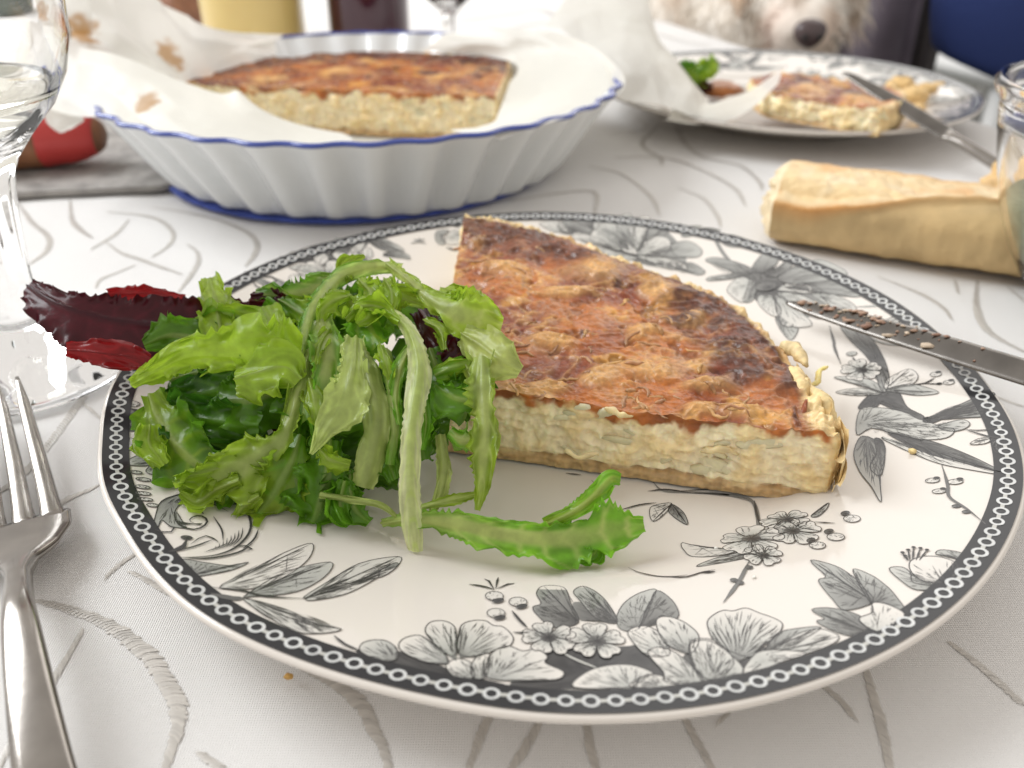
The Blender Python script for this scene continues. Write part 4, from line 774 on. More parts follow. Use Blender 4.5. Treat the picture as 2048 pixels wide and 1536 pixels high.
leaf(FR, [(600, 870, .006), (580, 930, .005), (545, 990, .005), (500, 1052, .005)], [22, 56, 66, 20], [26, 60, 60, 22], MIDG * 1.3, LIME * .8, rib=.12, ruf=.0032, teeth=.5, lobes=.5, n=140)
leaf(FR, [(660, 880, .006), (655, 950, .005), (640, 1010, .005), (620, 1056, .005)], [34, 62, 60, 24], [30, 60, 62, 22], MIDG * 1.1, MIDG * 1.1, rib=.12, ruf=.0034, teeth=.5, lobes=.5, n=130)
leaf(FR, [(700, 940, .004), (700, 985, .004), (712, 1020, .004), (740, 1044, .004)], [20, 42, 44, 14], [20, 40, 34, 12], MIDG, MIDG * 1.2, rib=.12, ruf=.003, teeth=.5, lobes=.4)
leaf(FR, [(480, 960, .003), (430, 980, .003), (395, 1005, .003), (360, 985, .003)], [20, 30, 26, 10], [14, 24, 22, 8], LIME * .8, LIME * .9, rib=.15, ruf=.003, teeth=.5)
leaf(FR, [(520, 990, .003), (490, 1010, .003), (470, 1035, .003)], [14, 24, 12], [14, 24, 12], LIME * .8, LIME, rib=.2, ruf=.003, teeth=.5)
# pale folded leaf with the point, stems
leaf(FR, [(712, 676, .002), (706, 740, 0), (684, 815, -.002), (652, 862, -.002), (622, 908, -.001)], [22, 34, 40, 24, 3], [14, 28, 56, 18, 3], PALG * 1.05, PALG * .95, rib=.18, ruf=.0012, teeth=.22, lobes=.18, curl_=.12, n=120)
leaf(FR, [(640, 640, .004), (655, 700, .003), (650, 760, .003), (640, 800, .003)], [22, 34, 34, 14], [24, 36, 30, 14], PALG * .8, MIDG * 1.4, rib=.3, ruf=.0012, teeth=.2, curl_=.2)
leaf(FR, [(708, 690, .003), (740, 760, .001), (752, 850, .001), (742, 920, .002), (726, 975, .003)], [20, 28, 30, 32, 24], [20, 26, 28, 30, 22], PALG * .62, PALG * .8, rib=.3, ruf=.0008, teeth=.12, lobes=.12, curl_=-.3)
leaf(FR, [(770, 700, .003), (785, 780, .002), (790, 860, .002), (780, 930, .003)], [16, 22, 24, 14], [16, 22, 22, 14], PALG * .7, MIDG * 1.4, rib=.4, ruf=.0006, teeth=.2, curl_=-.45)
leaf(FR, [(742, 618, .004), (790, 632, .001), (822, 670, -.001), (838, 740, -.002), (824, 850, -.003), (820, 960, -.002), (826, 1050, -.001), (832, 1112, 0)], [8, 12, 16, 25, 22, 21, 23, 13], [8, 12, 18, 27, 23, 21, 25, 14], PALG * 1.15, WHITE * 1.22, rib=.35, ruf=.0005, teeth=.2, lobes=.10, curl_=-.3, n=200)
leaf(FR, [(822, 690, .001), (800, 740, .001), (792, 800, .001), (800, 850, .001)], [8, 16, 14, 5], [6, 12, 12, 5], PALG * .8, MIDG * 1.4, rib=.3, teeth=.6)
leaf(FR, [(845, 760, .001), (852, 840, .002), (845, 900, .003)], [8, 20, 8], [8, 18, 8], MIDG * 1.2, MIDG * 1.4, teeth=.5)
# top right leaf
leaf(FR, [(775, 528, .002), (812, 556, .001), (856, 596, 0), (912, 626, -.001), (962, 640, -.001), (1004, 652, 0)], [12, 13, 16, 40, 48, 14], [12, 13, 18, 52, 44, 14], PALG * 1.0, LIME * 1.15, rib=.35, ruf=.0016, teeth=.4, lobes=.45, n=140)
leaf(LT, [(925, 668, .002), (960, 690, .001), (1000, 720, 0), (1040, 744, .001)], [20, 42, 44, 12], [20, 42, 40, 12], PALG * .95, PALG * .85, rib=.1, ruf=.0012, teeth=.12, lobes=.15)
leaf(FR, [(965, 716, 0), (968, 780, -.001), (972, 850, -.001), (968, 920, -.001), (962, 975, 0), (955, 1020, .001)], [26, 36, 38, 38, 16, 5], [24, 32, 28, 26, 20, 5], PALG * .85, LIME * .75, rib=.25, ruf=.0020, teeth=.42, lobes=.3, n=140, curl_=.2)
leaf(FR, [(965, 800, .000), (930, 800, .000), (900, 790, .001), (872, 770, .002)], [14, 34, 36, 10], [14, 44, 48, 12], MIDG * 1.2, MIDG * 1.0, rib=.14, ruf=.0022, teeth=.6, lobes=.5)
leaf(FR, [(955, 880, .001), (925, 880, .001), (900, 862, .002)], [12, 34, 10], [12, 30, 10], PALG * .6, MIDG * 1.3, rib=.3, ruf=.002, teeth=.6, lobes=.4)
leaf(FR, [(870, 750, .004), (905, 735, .003), (940, 725, .002)], [14, 26, 12], [14, 26, 12], MIDG * 1.4, LIME, rib=.2, teeth=.6, lobes=.5)
leaf(FR, [(860, 800, .006), (900, 780, .006), (950, 790, .005)], [20, 30, 20], [20, 34, 20], MIDG * .9, MIDG, rib=.2, teeth=.6, lobes=.5)
leaf(FR, [(880, 870, .004), (888, 940, .003), (880, 990, .003), (855, 1040, .003)], [10, 16, 12, 5], [10, 16, 12, 5], PALG * .6, PALG * .7, rib=.4, teeth=.3)
# curly tangle on the crest
for sp_, w in [([(700, 590, .002), (670, 600, .001), (645, 620, .002), (640, 645, .003)], [12, 30, 26, 8]), ([(720, 560, .003), (745, 590, .001), (740, 630, .001), (715, 650, .002)], [16, 36, 32, 10]), ([(770, 560, .002), (785, 590, .001), (780, 625, .001)], [16, 26, 12]), ([(690, 640, .001), (720, 615, 0), (760, 615, 0), (800, 640, -.001)], [14, 26, 22, 10]),
               ([(700, 560, .005), (690, 530, .006), (730, 512, .006)], [10, 16, 4]), ([(760, 690, .001), (770, 720, 0), (780, 760, 0)], [10, 22, 8]), ([(660, 660, .002), (640, 690, .002), (630, 730, .002)], [10, 22, 8]), ([(620, 760, .002), (630, 800, .001), (640, 850, .001)], [20, 38, 16]), ([(850, 640, .003), (880, 660, .002), (890, 700, .003)], [12, 20, 8]), ([(640, 900, .001), (660, 920, .001), (700, 930, .002)], [14, 30, 12])]:
    leaf(FR, sp_, w, w, LIME * .95, LIME * random.uniform(.75, 1.15), rib=.14, ruf=.0028, teeth=.55, lobes=.5, roll=random.uniform(-.4, .4))
# the sprig that has slid forward onto the plate
leaf(FR, [(765, 1046, .004), (830, 1040, .001), (905, 1046, 0), (985, 1062, -.001), (1080, 1074, -.001), (1160, 1072, 0), (1220, 1062, .001), (1288, 1052, .002)], [8, 16, 32, 44, 56, 60, 56, 12], [8, 18, 34, 28, 30, 50, 66, 14], PALG * .9, MIDG * 1.5, rib=.3, ruf=.0012, teeth=.42, lobes=.34, n=170, m_=18, curl_=.22)
leaf(FR, [(1090, 1050, .001), (1150, 1022, .001), (1190, 990, .002), (1220, 958, .004), (1240, 960, .005)], [12, 17, 18, 24, 12], [12, 17, 17, 16, 10], LIME * .8, MIDG * 1.6, rib=.3, ruf=.0012, teeth=.4, lobes=.3)
leaf(FR, [(1120, 1095, 0), (1150, 1112, 0), (1186, 1108, .001), (1195, 1090, .002)], [16, 30, 28, 12], [14, 24, 22, 10], MIDG * 1.0, MIDG * 1.5, rib=.15, ruf=.002, teeth=.5, lobes=.4)
leaf(FR, [(800, 1028, .003), (860, 1010, .002), (910, 998, .003), (958, 988, .004)], [4, 6, 14, 6], [4, 6, 12, 5], PALG * .9, LIME * .8, rib=.5, teeth=.4, lobes=.2)
leaf(FR, [(640, 990, .002), (700, 1000, .002), (760, 1010, .002), (800, 1040, .003)], [6, 7, 6, 4], [6, 7, 6, 4], PALG * .7, PALG * .9, rib=.6, teeth=.2)
leaf(FR, [(1110, 1060, .002), (1130, 1040, .002), (1145, 1010, .003)], [8, 16, 5], [8, 16, 5], MIDG * 1.5, MIDG * 1.7, rib=.15, teeth=.5)

# more frills filling the heap
for nm, sp_, w, c0, c1 in [
    (FR, [(640, 700, .012), (620, 760, .010), (600, 830, .009), (590, 880, .008)], [30, 52, 50, 24], MIDG, MIDG * .9), (FR, [(690, 740, .010), (670, 800, .008), (650, 850, .007), (640, 900, .006)], [30, 50, 50, 20], MIDG, MIDG * 1.2),
    (FR, [(860, 700, .012), (880, 760, .010), (890, 820, .009)], [40, 60, 30], MIDG * .8, MIDG), (FR, [(820, 800, .008), (830, 860, .008), (850, 920, .007)], [40, 56, 20], MIDG * .8, MIDG * .9), (FR, [(560, 600, .012), (600, 625, .010), (650, 660, .008)], [20, 40, 30], MIDG * 1.2, LIME),
    (FR, [(770, 620, .008), (800, 600, .006), (850, 610, .006)], [26, 40, 16], LIME, LIME * .9), (LT, [(470, 640, .018), (520, 640, .016), (580, 660, .014)], [30, 44, 30], MIDG, MIDG * 1.2), (LT, [(560, 780, .010), (500, 800, .010), (430, 800, .012)], [50, 70, 40], MIDG * .8, MIDG),
    (FR, [(700, 600, .006), (730, 640, .004), (760, 690, .004)], [40, 52, 30], LIME * .9, MIDG * 1.4), (FR, [(740, 860, .006), (770, 900, .006), (790, 960, .005)], [34, 46, 16], MIDG * .7, MIDG), (FR, [(560, 920, .007), (600, 970, .006), (640, 1030, .005)], [40, 56, 24], MIDG, MIDG * 1.1),
    (LT, [(340, 760, .020), (400, 745, .018), (470, 740, .016)], [26, 44, 40], MIDG * .7, DARK * 1.6), (FR, [(880, 600, .004), (920, 590, .003), (960, 600, .003)], [14, 26, 10], LIME, LIME), (FR, [(930, 720, .003), (950, 760, .002), (990, 760, .002)], [20, 30, 12], PALG * .7, LIME),
    (FR, [(480, 930, .004), (420, 940, .004), (350, 960, .004)], [26, 34, 12], LIME * .8, LIME * .9), (FR, [(690, 960, .003), (680, 1020, .003), (700, 1050, .003)], [24, 36, 12], MIDG, MIDG * 1.2)]:
    leaf(nm, sp_, w, w, c0, c1, rib=.1, ruf=.0032, teeth=.5 if nm == FR else .28, lobes=.45 if nm == FR else .25, roll=random.uniform(-.5, .5))

leaf(LT, [(470, 760, .003), (520, 745, .001), (570, 735, 0), (600, 760, .001)], [30, 60, 56, 20], [40, 60, 44, 20], LIME * 1.1, LIME, rib=.06, ruf=.0028, teeth=.2, lobes=.15, roll=-.5)
leaf(LT, [(300, 850, .010), (300, 890, .009), (330, 930, .008)], [20, 34, 14], [20, 34, 14], LIME * .9, LIME, rib=.08, ruf=.0026, teeth=.2, lobes=.15)
leaf(FR, [(860, 590, .001), (900, 600, -.001), (940, 600, -.001), (985, 612, 0)], [14, 30, 36, 10], [12, 24, 26, 8], LIME, LIME * 1.05, rib=.1, ruf=.002, teeth=.45, lobes=.4)
# ================================================================== fluted tart dish on a blue trivet
DC = np.array([-.0896, .5275, 0.])
trivet = tag(mk('trivet', *lathe([(.0, .0010), (.112, .0010), (.1175, .0012), (.1182, .0020), (.1175, .0028), (.112, .0030), (.0, .0030)], 96, DC[0] - .005, DC[1] - .002), mat('blue_felt', (.045, .075, .32), .75, speck=(120, .3), bump=[(300, .5, .001)])), 'round cobalt blue trivet under the fluted white dish', 'trivet')
dish = thing('tart_dish', 'white fluted porcelain tart dish with blue painted rim', 'dish', DC + [0, 0, .0030])
ND = 432; td = np.arange(ND) * 2 * PI / ND; FN = 36
def flute(th): s = np.cos(FN * th); return np.sign(s) * np.abs(s) ** .8
def drow(r, z, a): rr = r + a * flute(td); return np.stack([DC[0] + rr * np.cos(td), DC[1] + rr * np.sin(td), 0 * td + z], -1)
rows = [drow(.0005, .0034, 0), drow(.105, .0034, 0), drow(.1165, .0031, .0010), drow(.1195, .0050, .0022), drow(.1228, .010, .0034), drow(.1292, .020, .0040), drow(.1372, .032, .0040), drow(.1462, .0435, .0030), drow(.1523, .0495, .0017), drow(.1528, .0502, .0016),
        drow(.1500, .0502, .0021), drow(.1494, .0495, .0021), drow(.143, .043, .0021), drow(.1335, .032, .0022), drow(.122, .020, .0016), drow(.113, .0112, .0010), drow(.108, .0098, .0004), drow(.0005, .0095, 0)]
under(mk('dish_body', np.array(rows), gridf(len(rows), ND, True), M_white), dish)
rows = []
for g in np.arange(8) * PI / 4: rows.append(drow(.1514 + .0019 * math.cos(g), .0502 + .0013 * math.sin(g), .0016))
under(mk('rim', np.array(rows), gridf(8, ND, True, 0, True), M_blue), dish)

def w3(x, y, z): p = U(x, y, z); return (p[0], p[1])
rest = thing('tart', 'remaining half of the onion tart lying on paper in the dish', 'tart', DC + [0, .04, .0105])
tart(rest, (-.10, .5425), [(-.222, .562), (-.219, .585), (-.205, .615), (-.180, .640), (-.145, .658), (-.105, .667), (-.065, .664), (-.030, .655), (-.004, .640), (-.003, .60), (-.006, .565), (-.009, .527)], .0105, .0375, 11, 230, 190,
     blobs=[((-.05, .58), (.018, .010)), ((-.12, .60), (.014, .012)), ((-.02, .60), (.015, .010)), ((-.16, .575), (.016, .010)), ((-.08, .545), (.020, .007)), ((-.10, .63), (.014, .008))],
     burns=[((-.20, .60), (.014, .014)), ((-.16, .635), (.016, .012)), ((-.10, .652), (.03, .010)), ((-.06, .60), (.010, .010)), ((-.03, .635), (.016, .014)), ((-.13, .625), (.006, .004)), ((-.15, .60), (.009, .006)), ((-.006, .60), (.008, .02)), ((-.06, .648), (.012, .008))], strands=120, sliv=10, nh=40, rag=1.6, edge=.025, flat=True, bands=((.0, .85, .9),))

# ================================================================== baking paper
def patch(grid, nu=60, nv=44, amp=.0022, seed=1, stains=(), scale=26):
    Gc = np.array([[Dp(*p) for p in row] for row in grid]); A = np.array([catmull(r, nu) for r in Gc]); B = np.stack([catmull(A[:, j], nv) for j in range(nu)], 1)
    du = np.gradient(B, axis=1); dv = np.gradient(B, axis=0); N = np.cross(du, dv); N /= np.linalg.norm(N, axis=-1)[..., None] + 1e-9
    R = np.random.default_rng(seed + 100); cu, cv = max(3, nu // 11), max(3, nv // 11); K = R.uniform(-1, 1, (cv + 2, cu + 2))
    gu = np.linspace(0, cu, nu)[None] + .35 * perlin(B * 25 + seed); gv = np.linspace(0, cv, nv)[:, None] + .35 * perlin(B * 25 + seed + 40); gu = np.clip(gu, 0, cu - 1e-3 + 1); gv = np.clip(gv, 0, cv - 1e-3 + 1)
    iu = np.minimum(gu.astype(int), cu); iv = np.minimum(gv.astype(int), cv); fu = gu - iu; fv = gv - iv; k00 = K[iv, iu]; k10 = K[iv, iu + 1]; k01 = K[iv + 1, iu]; k11 = K[iv + 1, iu + 1]
    fac = np.where(fu + fv < 1, k00 + fu * (k10 - k00) + fv * (k01 - k00), k11 + (1 - fu) * (k01 - k11) + (1 - fv) * (k10 - k11))
    B = B + N * (amp * .95 * fac + amp * .14 * ridged(B * scale * 2 + seed, 2))[..., None]
    edge = np.ones(B.shape[:2]); col = np.broadcast_to(np.array([.88, .86, .80]), B.shape).copy()
    for p, r in stains:
        q_ = Dp(*p); d = np.linalg.norm(B - q_, axis=-1) / r + .35 * fbm(B * 160, 3); k = (1 - sstep(.6, 1.0, d))[..., None]; col = col * (1 - k * .85) + np.array([.50, .27, .09]) * k * .85
    return B, col
mb = MB()
for grid, kw in [
    ([[(84, 218, .450), (165, 234, .440), (232, 240, .428), (300, 256, .408), (420, 284, .392), (560, 297, .388), (690, 294, .392)],
      [(96, 150, .470), (170, 168, .458), (260, 190, .444), (350, 218, .430), (440, 240, .420), (540, 262, .420), (690, 276, .440)],
      [(110, 76, .485), (180, 96, .482), (270, 122, .472), (370, 160, .462), (440, 182, .456), (478, 186, .452), (500, 240, .462)]], dict(nu=90, nv=50, seed=1, stains=[((290, 203, .437), .009)])),
    ([[(78, 205, .455), (110, 214, .452), (140, 222, .448), (168, 236, .445)], [(92, 240, .452), (112, 246, .45), (136, 248, .447), (160, 246, .444)], [(108, 262, .450), (120, 266, .448), (134, 262, .447), (140, 258, .444)]], dict(nu=24, nv=16, seed=2, amp=.001)),
    ([[(88, 80, .50), (84, 130, .48), (80, 205, .455)], [(112, 78, .487), (118, 140, .47), (122, 214, .450)]], dict(nu=30, nv=8, seed=9, amp=.0008)),
    ([[(138, 112, .50), (200, 124, .51), (270, 142, .53), (340, 158, .545), (400, 170, .565), (470, 132, .61), (540, 110, .642)],
      [(140, 55, .525), (200, 66, .53), (270, 80, .54), (340, 94, .565), (410, 99, .597), (480, 92, .618), (555, 86, .640)],
      [(108, -14, .55), (180, -44, .56), (250, -44, .575), (322, -2, .59), (384, 48, .61), (468, 66, .622), (568, 68, .645)]], dict(nu=90, nv=50, seed=3, amp=.0046, stains=[((165, 40, .53), .011), ((168, 72, .522), .010), ((350, 108, .562), .013)])),
    ([[(840, 106, .645), (940, 106, .645), (1020, 120, .62), (1035, 140, .60), (1020, 172, .57), (1000, 222, .51), (975, 252, .467), (900, 268, .438)],
      [(870, 84, .660), (970, 82, .640), (1070, 92, .620), (1120, 115, .59), (1130, 150, .55), (1108, 198, .50), (1060, 238, .45), (960, 272, .420)],
      [(890, 64, .668), (1000, 58, .645), (1100, 62, .615), (1180, 92, .572), (1246, 146, .515), (1226, 192, .474), (1150, 226, .430), (1000, 274, .396)]], dict(nu=100, nv=40, seed=4, amp=.0028)),
    ([[(1090, 60, .62), (1150, 82, .592), (1205, 125, .545), (1230, 188, .48)], [(1150, -16, .67), (1215, 50, .63), (1270, 122, .575), (1300, 210, .53)], [(1230, -24, .68), (1296, 62, .64), (1340, 140, .59), (1388, 238, .543)], [(1292, -4, .69), (1330, 96, .65), (1398, 168, .60), (1440, 240, .550)]], dict(nu=60, nv=60, seed=5, amp=.0044)),
    ([[(1330, 244, .540), (1390, 246, .540), (1455, 240, .545), (1510, 212, .552), (1556, 172, .560)], [(1350, 214, .56), (1405, 212, .562), (1460, 194, .565), (1512, 172, .570), (1568, 132, .578)]], dict(nu=50, nv=18, seed=6, amp=.0012)),
    ([[(1120, 60, .69), (1180, 40, .70), (1240, 20, .71), (1290, 10, .71)], [(1140, 20, .70), (1190, -10, .72), (1240, -30, .73), (1280, -30, .73)]], dict(nu=40, nv=24, seed=8, amp=.004)),
]:
    B, col = patch(grid, **kw); mb.grid(B, col)
rr = np.linspace(.0008, 1, 24); tt = np.arange(120) * 2 * PI / 120; G = np.zeros((24, 120, 3))
G[..., 0] = DC[0] + rr[:, None] * .112 * np.cos(tt); G[..., 1] = DC[1] + rr[:, None] * .112 * np.sin(tt); G[..., 2] = .0098 + .0016 * np.clip(fbm(G * 40, 2), 0, 1) * sstep(.6, 1, rr)[:, None] + .004 * sstep(.9, 1, rr)[:, None]
mb.grid(G, np.array([.88, .86, .80]), True)
tag(mb.build('baking_paper', M_paper), 'crumpled cream baking paper lining the dish and spilling over its sides', 'paper')

# ================================================================== cutlery
def profile_bar(C, w, h, up, seg=16, crown=.5):            # flattened bar: centre line, half widths, half thickness
    C = np.asarray(C); T = np.gradient(C, axis=0); T /= np.linalg.norm(T, axis=1)[:, None]; up = np.broadcast_to(np.asarray(up, float), C.shape)
    S_ = np.cross(T, up); S_ /= np.linalg.norm(S_, axis=1)[:, None]; Un = np.cross(S_, T); th = np.arange(seg) * 2 * PI / seg
    cx = np.sign(np.cos(th)) * np.abs(np.cos(th)) ** .6; sy = np.sign(np.sin(th)) * np.abs(np.sin(th)) ** .75
    V = C[:, None] + S_[:, None] * (w[:, None] * cx)[..., None] + Un[:, None] * (h[:, None] * sy)[..., None]
    return V.reshape(-1, 3), [tuple(f) for f in gridf(len(C), seg, True)] + [tuple(range(seg))[::-1], tuple(range((len(C) - 1) * seg, len(C) * seg))]
fork = thing('fork', 'steel table fork lying tines up beside the plate', 'fork', U(40, 1200, 0))
hd = U(33, 1050, .0055); ax = np.array([.10, -1, 0.]); nk = U(37, 1165, .012); he = U(88, 1545, .0105)
C = catmull(np.array([hd, lerp(hd, nk, .5) + [0, 0, -.0008], nk, lerp(nk, he, .35) + [0, 0, .004], he, he + (he - nk) * .45 + [0, 0, -.010], he + (he - nk) * .62 + [0, 0, -.0128]]), 70)
t = np.linspace(0, 1, 70); w = np.interp(t, [0, .08, .16, .22, .30, .45, .67, .9, .98, 1.0], [.0133, .0130, .0095, .0045, .0029, .0033, .0054, .0085, .007, .003])
h = np.interp(t, [0, .1, .2, .3, .6, 1], [.0011, .0012, .0016, .0022, .0020, .0015])
under(mk('handle', *profile_bar(C, w, h, (0, 0, 1)), M_steel), fork)
side = np.cross((hd - nk) / np.linalg.norm(hd - nk), [0, 0, 1.]); side /= np.linalg.norm(side)
for k in range(4):
    off = (k - 1.5) * .0069
    tipp = Dp([-130, -62, -4, 34][k], [800, 785, 772, 755][k], .233)
    if k < 2: tipp = Dp(-4, 772, .233) - side * .0064 * (2 - k)
    r0 = hd + side * off * 1.0 + np.array([0, -.003, .0002]); r1 = lerp(r0, tipp, .35) + np.array([0, 0, -.0022]); r2 = lerp(r0, tipp, .7) + np.array([0, 0, -.0018])
    Ct = catmull(np.array([r0, r1, r2, tipp]), 26); tt_ = np.linspace(0, 1, 26)
    under(mk('tine', *profile_bar(Ct, np.interp(tt_, [0, .12, .8, 1], [.0032, .0026, .0017, .0006]), np.interp(tt_, [0, .8, 1], [.0011, .0009, .0005]), (0, 0, 1), 12), M_steel), fork)

def knife(root, A, Bp, ln_handle, wblade, residue):
    d = (Bp - A); L = np.linalg.norm(d); d /= L; n = 60; t = np.linspace(0, 1, n); C = A + d * (t * L)[:, None]
    w = wblade * np.interp(t, [0, .02, .08, .3, .7, 1], [.08, .28, .55, .85, 1.0, .98]); h = np.full(n, .0007)
    up = np.cross(np.cross(d, [0, 0, 1.]), d); up /= np.linalg.norm(up); up = up * .86 + np.cross(d, up) * .5
    S_ = np.cross(d, up); S_ /= np.linalg.norm(S_); C = C + S_ * (wblade - w)[:, None] * .4
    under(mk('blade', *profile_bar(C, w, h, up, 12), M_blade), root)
    Ch = C[-1] - d * .002 + d * (np.linspace(0, 1, 30) * ln_handle)[:, None]; th = np.linspace(0, 1, 30)
    under(mk('handle', *profile_bar(Ch, np.interp(th, [0, .06, .2, .8, 1], [wblade * .9, wblade * .55, wblade * .6, wblade * .85, wblade * .5]), np.interp(th, [0, .1, .9, 1], [.0009, .0026, .0034, .002]), up, 14), M_steel), root)
    if residue:
        mb = MB(); Un = np.cross(S_, d); Un = Un if Un[2] > 0 else -Un; R = np.random.default_rng(5)
        for k in range(85):
            tt = min(.8, abs(R.normal(0, .3)) + .06 + (.1 if k % 3 else 0)); v = R.uniform(-.5, .95) if k % 2 else R.uniform(.5, .95)
            i = int(tt * (n - 1)); sg = 1 if S_[1] > 0 else -1
            c = C[i] + S_ * sg * w[i] * v + Un * (h[i] + .0001); r = abs(R.normal(0, .00035)) + .00012 + (.0006 if k % 17 == 0 else 0)
            bm = bmesh.new(); bmesh.ops.create_icosphere(bm, subdivisions=1, radius=1); Vv = np.array([p.co[:] for p in bm.verts]); Ff = [[p.index for p in f.verts] for f in bm.faces]; bm.free()
            Vv = Vv * (1 + .4 * R.normal(size=(len(Vv), 1))).clip(.4, 1.6) * [r * R.uniform(1, 3), r * R.uniform(.7, 1.6), r * .55]; cc = np.array([[.30, .17, .12], [.42, .27, .19], [.60, .48, .36]])[R.integers(3)]
            mb.add(c + Vv, Ff, cc)
        o = mb.build('food_smear', M_crust); o['kind'] = 'stuff'; under(o, root)
kA = U(1578, 600, .0225); kB = U(2075, 752, .0292)
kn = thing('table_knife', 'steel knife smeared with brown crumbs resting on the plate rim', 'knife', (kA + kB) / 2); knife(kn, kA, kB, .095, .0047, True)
pR = U(1872, 254, .0262); pH = U(2008, 352, .0075); dd = (pR - pH); k2A = pR + dd / np.linalg.norm(dd) * .105; q0 = Dp(1690, 142, 0.565)
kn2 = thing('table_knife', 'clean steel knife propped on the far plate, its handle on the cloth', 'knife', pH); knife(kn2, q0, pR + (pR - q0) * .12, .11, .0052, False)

# ================================================================== bread
loaf = thing('baguette_piece', 'torn length of pale baguette with a split crusty top', 'bread', U(1760, 500, 0))
bl = U(1530, 500, .0); br = U(2040, 580, .0); axd = (br - bl); Lb = np.linalg.norm(axd) * 1.05; axd /= np.linalg.norm(axd); bk = np.array([-axd[1], axd[0], 0])
if bk[1] < 0: bk = -bk
NBs, NBc = 150, 120; s = np.linspace(0, 1, NBs)
WB = .062; HB = .0335
ang = np.linspace(0, 2 * PI, NBc, endpoint=False)
V = np.zeros((NBs, NBc, 3)); col = np.zeros_like(V); CR1 = np.array([.63, .445, .215]); CR2 = np.array([.60, .285, .085]); CR3 = np.array([.74, .55, .30]); FLR = np.array([.80, .67, .45])
for i, si in enumerate(s):
    ca, sa = np.cos(ang), np.sin(ang); yy = .5 * WB * np.sign(ca) * np.abs(ca) ** .72; zz = .5 * HB * np.sign(sa) * np.abs(sa) ** .62 + .5 * HB
    yy = yy * (.94 + .06 * math.sin(si * 3)) + .5 * WB
    # slash: its crusty ear starts low on the near side and climbs to the crest
    ea = lerp(PI - .10, PI * .60, float(sstep(.10, .80, np.array(si)))); close = 1 - float(sstep(.80, .93, np.array(si)))
    groove = (1 - sstep(ea - .30, ea - .04, ang)) * sstep(.16 * PI, .34 * PI, ang) * close; ear = np.exp(-((ang - ea) / .10) ** 2) * (.35 + .65 * close); topm = sa > .1; u = (yy / WB - .5) * 2
    zz = zz - .0036 * groove * np.clip(sa, 0, 1) + .0022 * ear; yy = yy - .0016 * ear + .012 * groove * np.clip(-ca, 0, 1)
    P = bl + axd * (si * Lb) + bk * yy[:, None] + np.array([0, 0, 1]) * (zz * (1 - .06 * si))[:, None]
    P = P + .0006 * fbm(P * 90, 3)[:, None] * [1, 1, 1]
    P = P + np.array([0, 0, 1]) * (groove * .0007 * fbm(P * 170, 3))[:, None]
    V[i] = P; c = mixc(CR1, CR1 * .8, sstep(-.5, .8, fbm(P * 30, 3))); c = mixc(c, CR2, np.clip(ear * 1.0, 0, 1) * (.65 + .3 * math.sin(si * 7))); c = mixc(c, CR3, np.clip(groove * 1.1 - .12 * ear, 0, 1))
    k = np.clip(groove, 0, 1) * sstep(.1, .6, fbm(P * 70, 3)); c = mixc(c, FLR, k * .6); c = mixc(c, CR2 * 1.1, np.clip(groove, 0, 1) * .55 * sstep(.0, .6, fbm(P * 45 + 8, 3))); c = mixc(c, CR2 * .95, (topm * sstep(.55, .95, u)) * .75)
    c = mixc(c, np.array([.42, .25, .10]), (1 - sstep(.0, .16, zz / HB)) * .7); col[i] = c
V[..., 2] = np.maximum(V[..., 2], .0008)
under(mk('crust', V, gridf(NBs, NBc, True), M_bread, None, np.clip(col, .02, 1)), loaf)
# torn crumb end
ctr = V[0].mean(0); rr = np.linspace(0, 1, 30); G = ctr + (V[0][None] - ctr) * rr[:, None, None]; dep = (.0045 * fbm(G * 110, 4) + .004) * (1 - rr[:, None] ** 6); G = G - axd * dep[..., None]
under(mk('torn_end', G, gridf(30, NBc, True), M_bread, None, np.broadcast_to(np.array([.74, .60, .39]), G.shape)), loaf)
ctr = V[-1].mean(0); under(mk('torn_end', np.concatenate([[ctr], V[-1]]), [(0, i + 1, (i + 1) % NBc + 1) for i in range(NBc)], M_bread, None, np.broadcast_to(np.array([.74, .60, .39]), (NBc + 1, 3))), loaf)
def lump(name, c, r, colr, seed, m_, sub=4, amp=.28):
    bm = bmesh.new(); bmesh.ops.create_icosphere(bm, subdivisions=sub, radius=1); Vv = np.array([p.co[:] for p in bm.verts]); Ff = [[p.index for p in f.verts] for f in bm.faces]; bm.free()
    Vv = Vv * (1 + amp * fbm(Vv * 1.6 + seed, 4))[:, None]; cc = np.asarray(colr) * (1 + .3 * fbm(Vv * 3 + seed, 3))[:, None]
    Vv = Vv * r; Vv[:, 2] -= Vv[:, 2].min()
    return mk(name, Vv + np.asarray(c), Ff, m_, None, np.clip(cc, .02, 1))
tag(lump('bread_chunk', U(1985, 418, .001) + [.012, .004, 0], (.017, .014, .013), (.72, .48, .22), 4, M_bread), 'small torn bread chunk behind the baguette, beside the glass jar', 'bread')

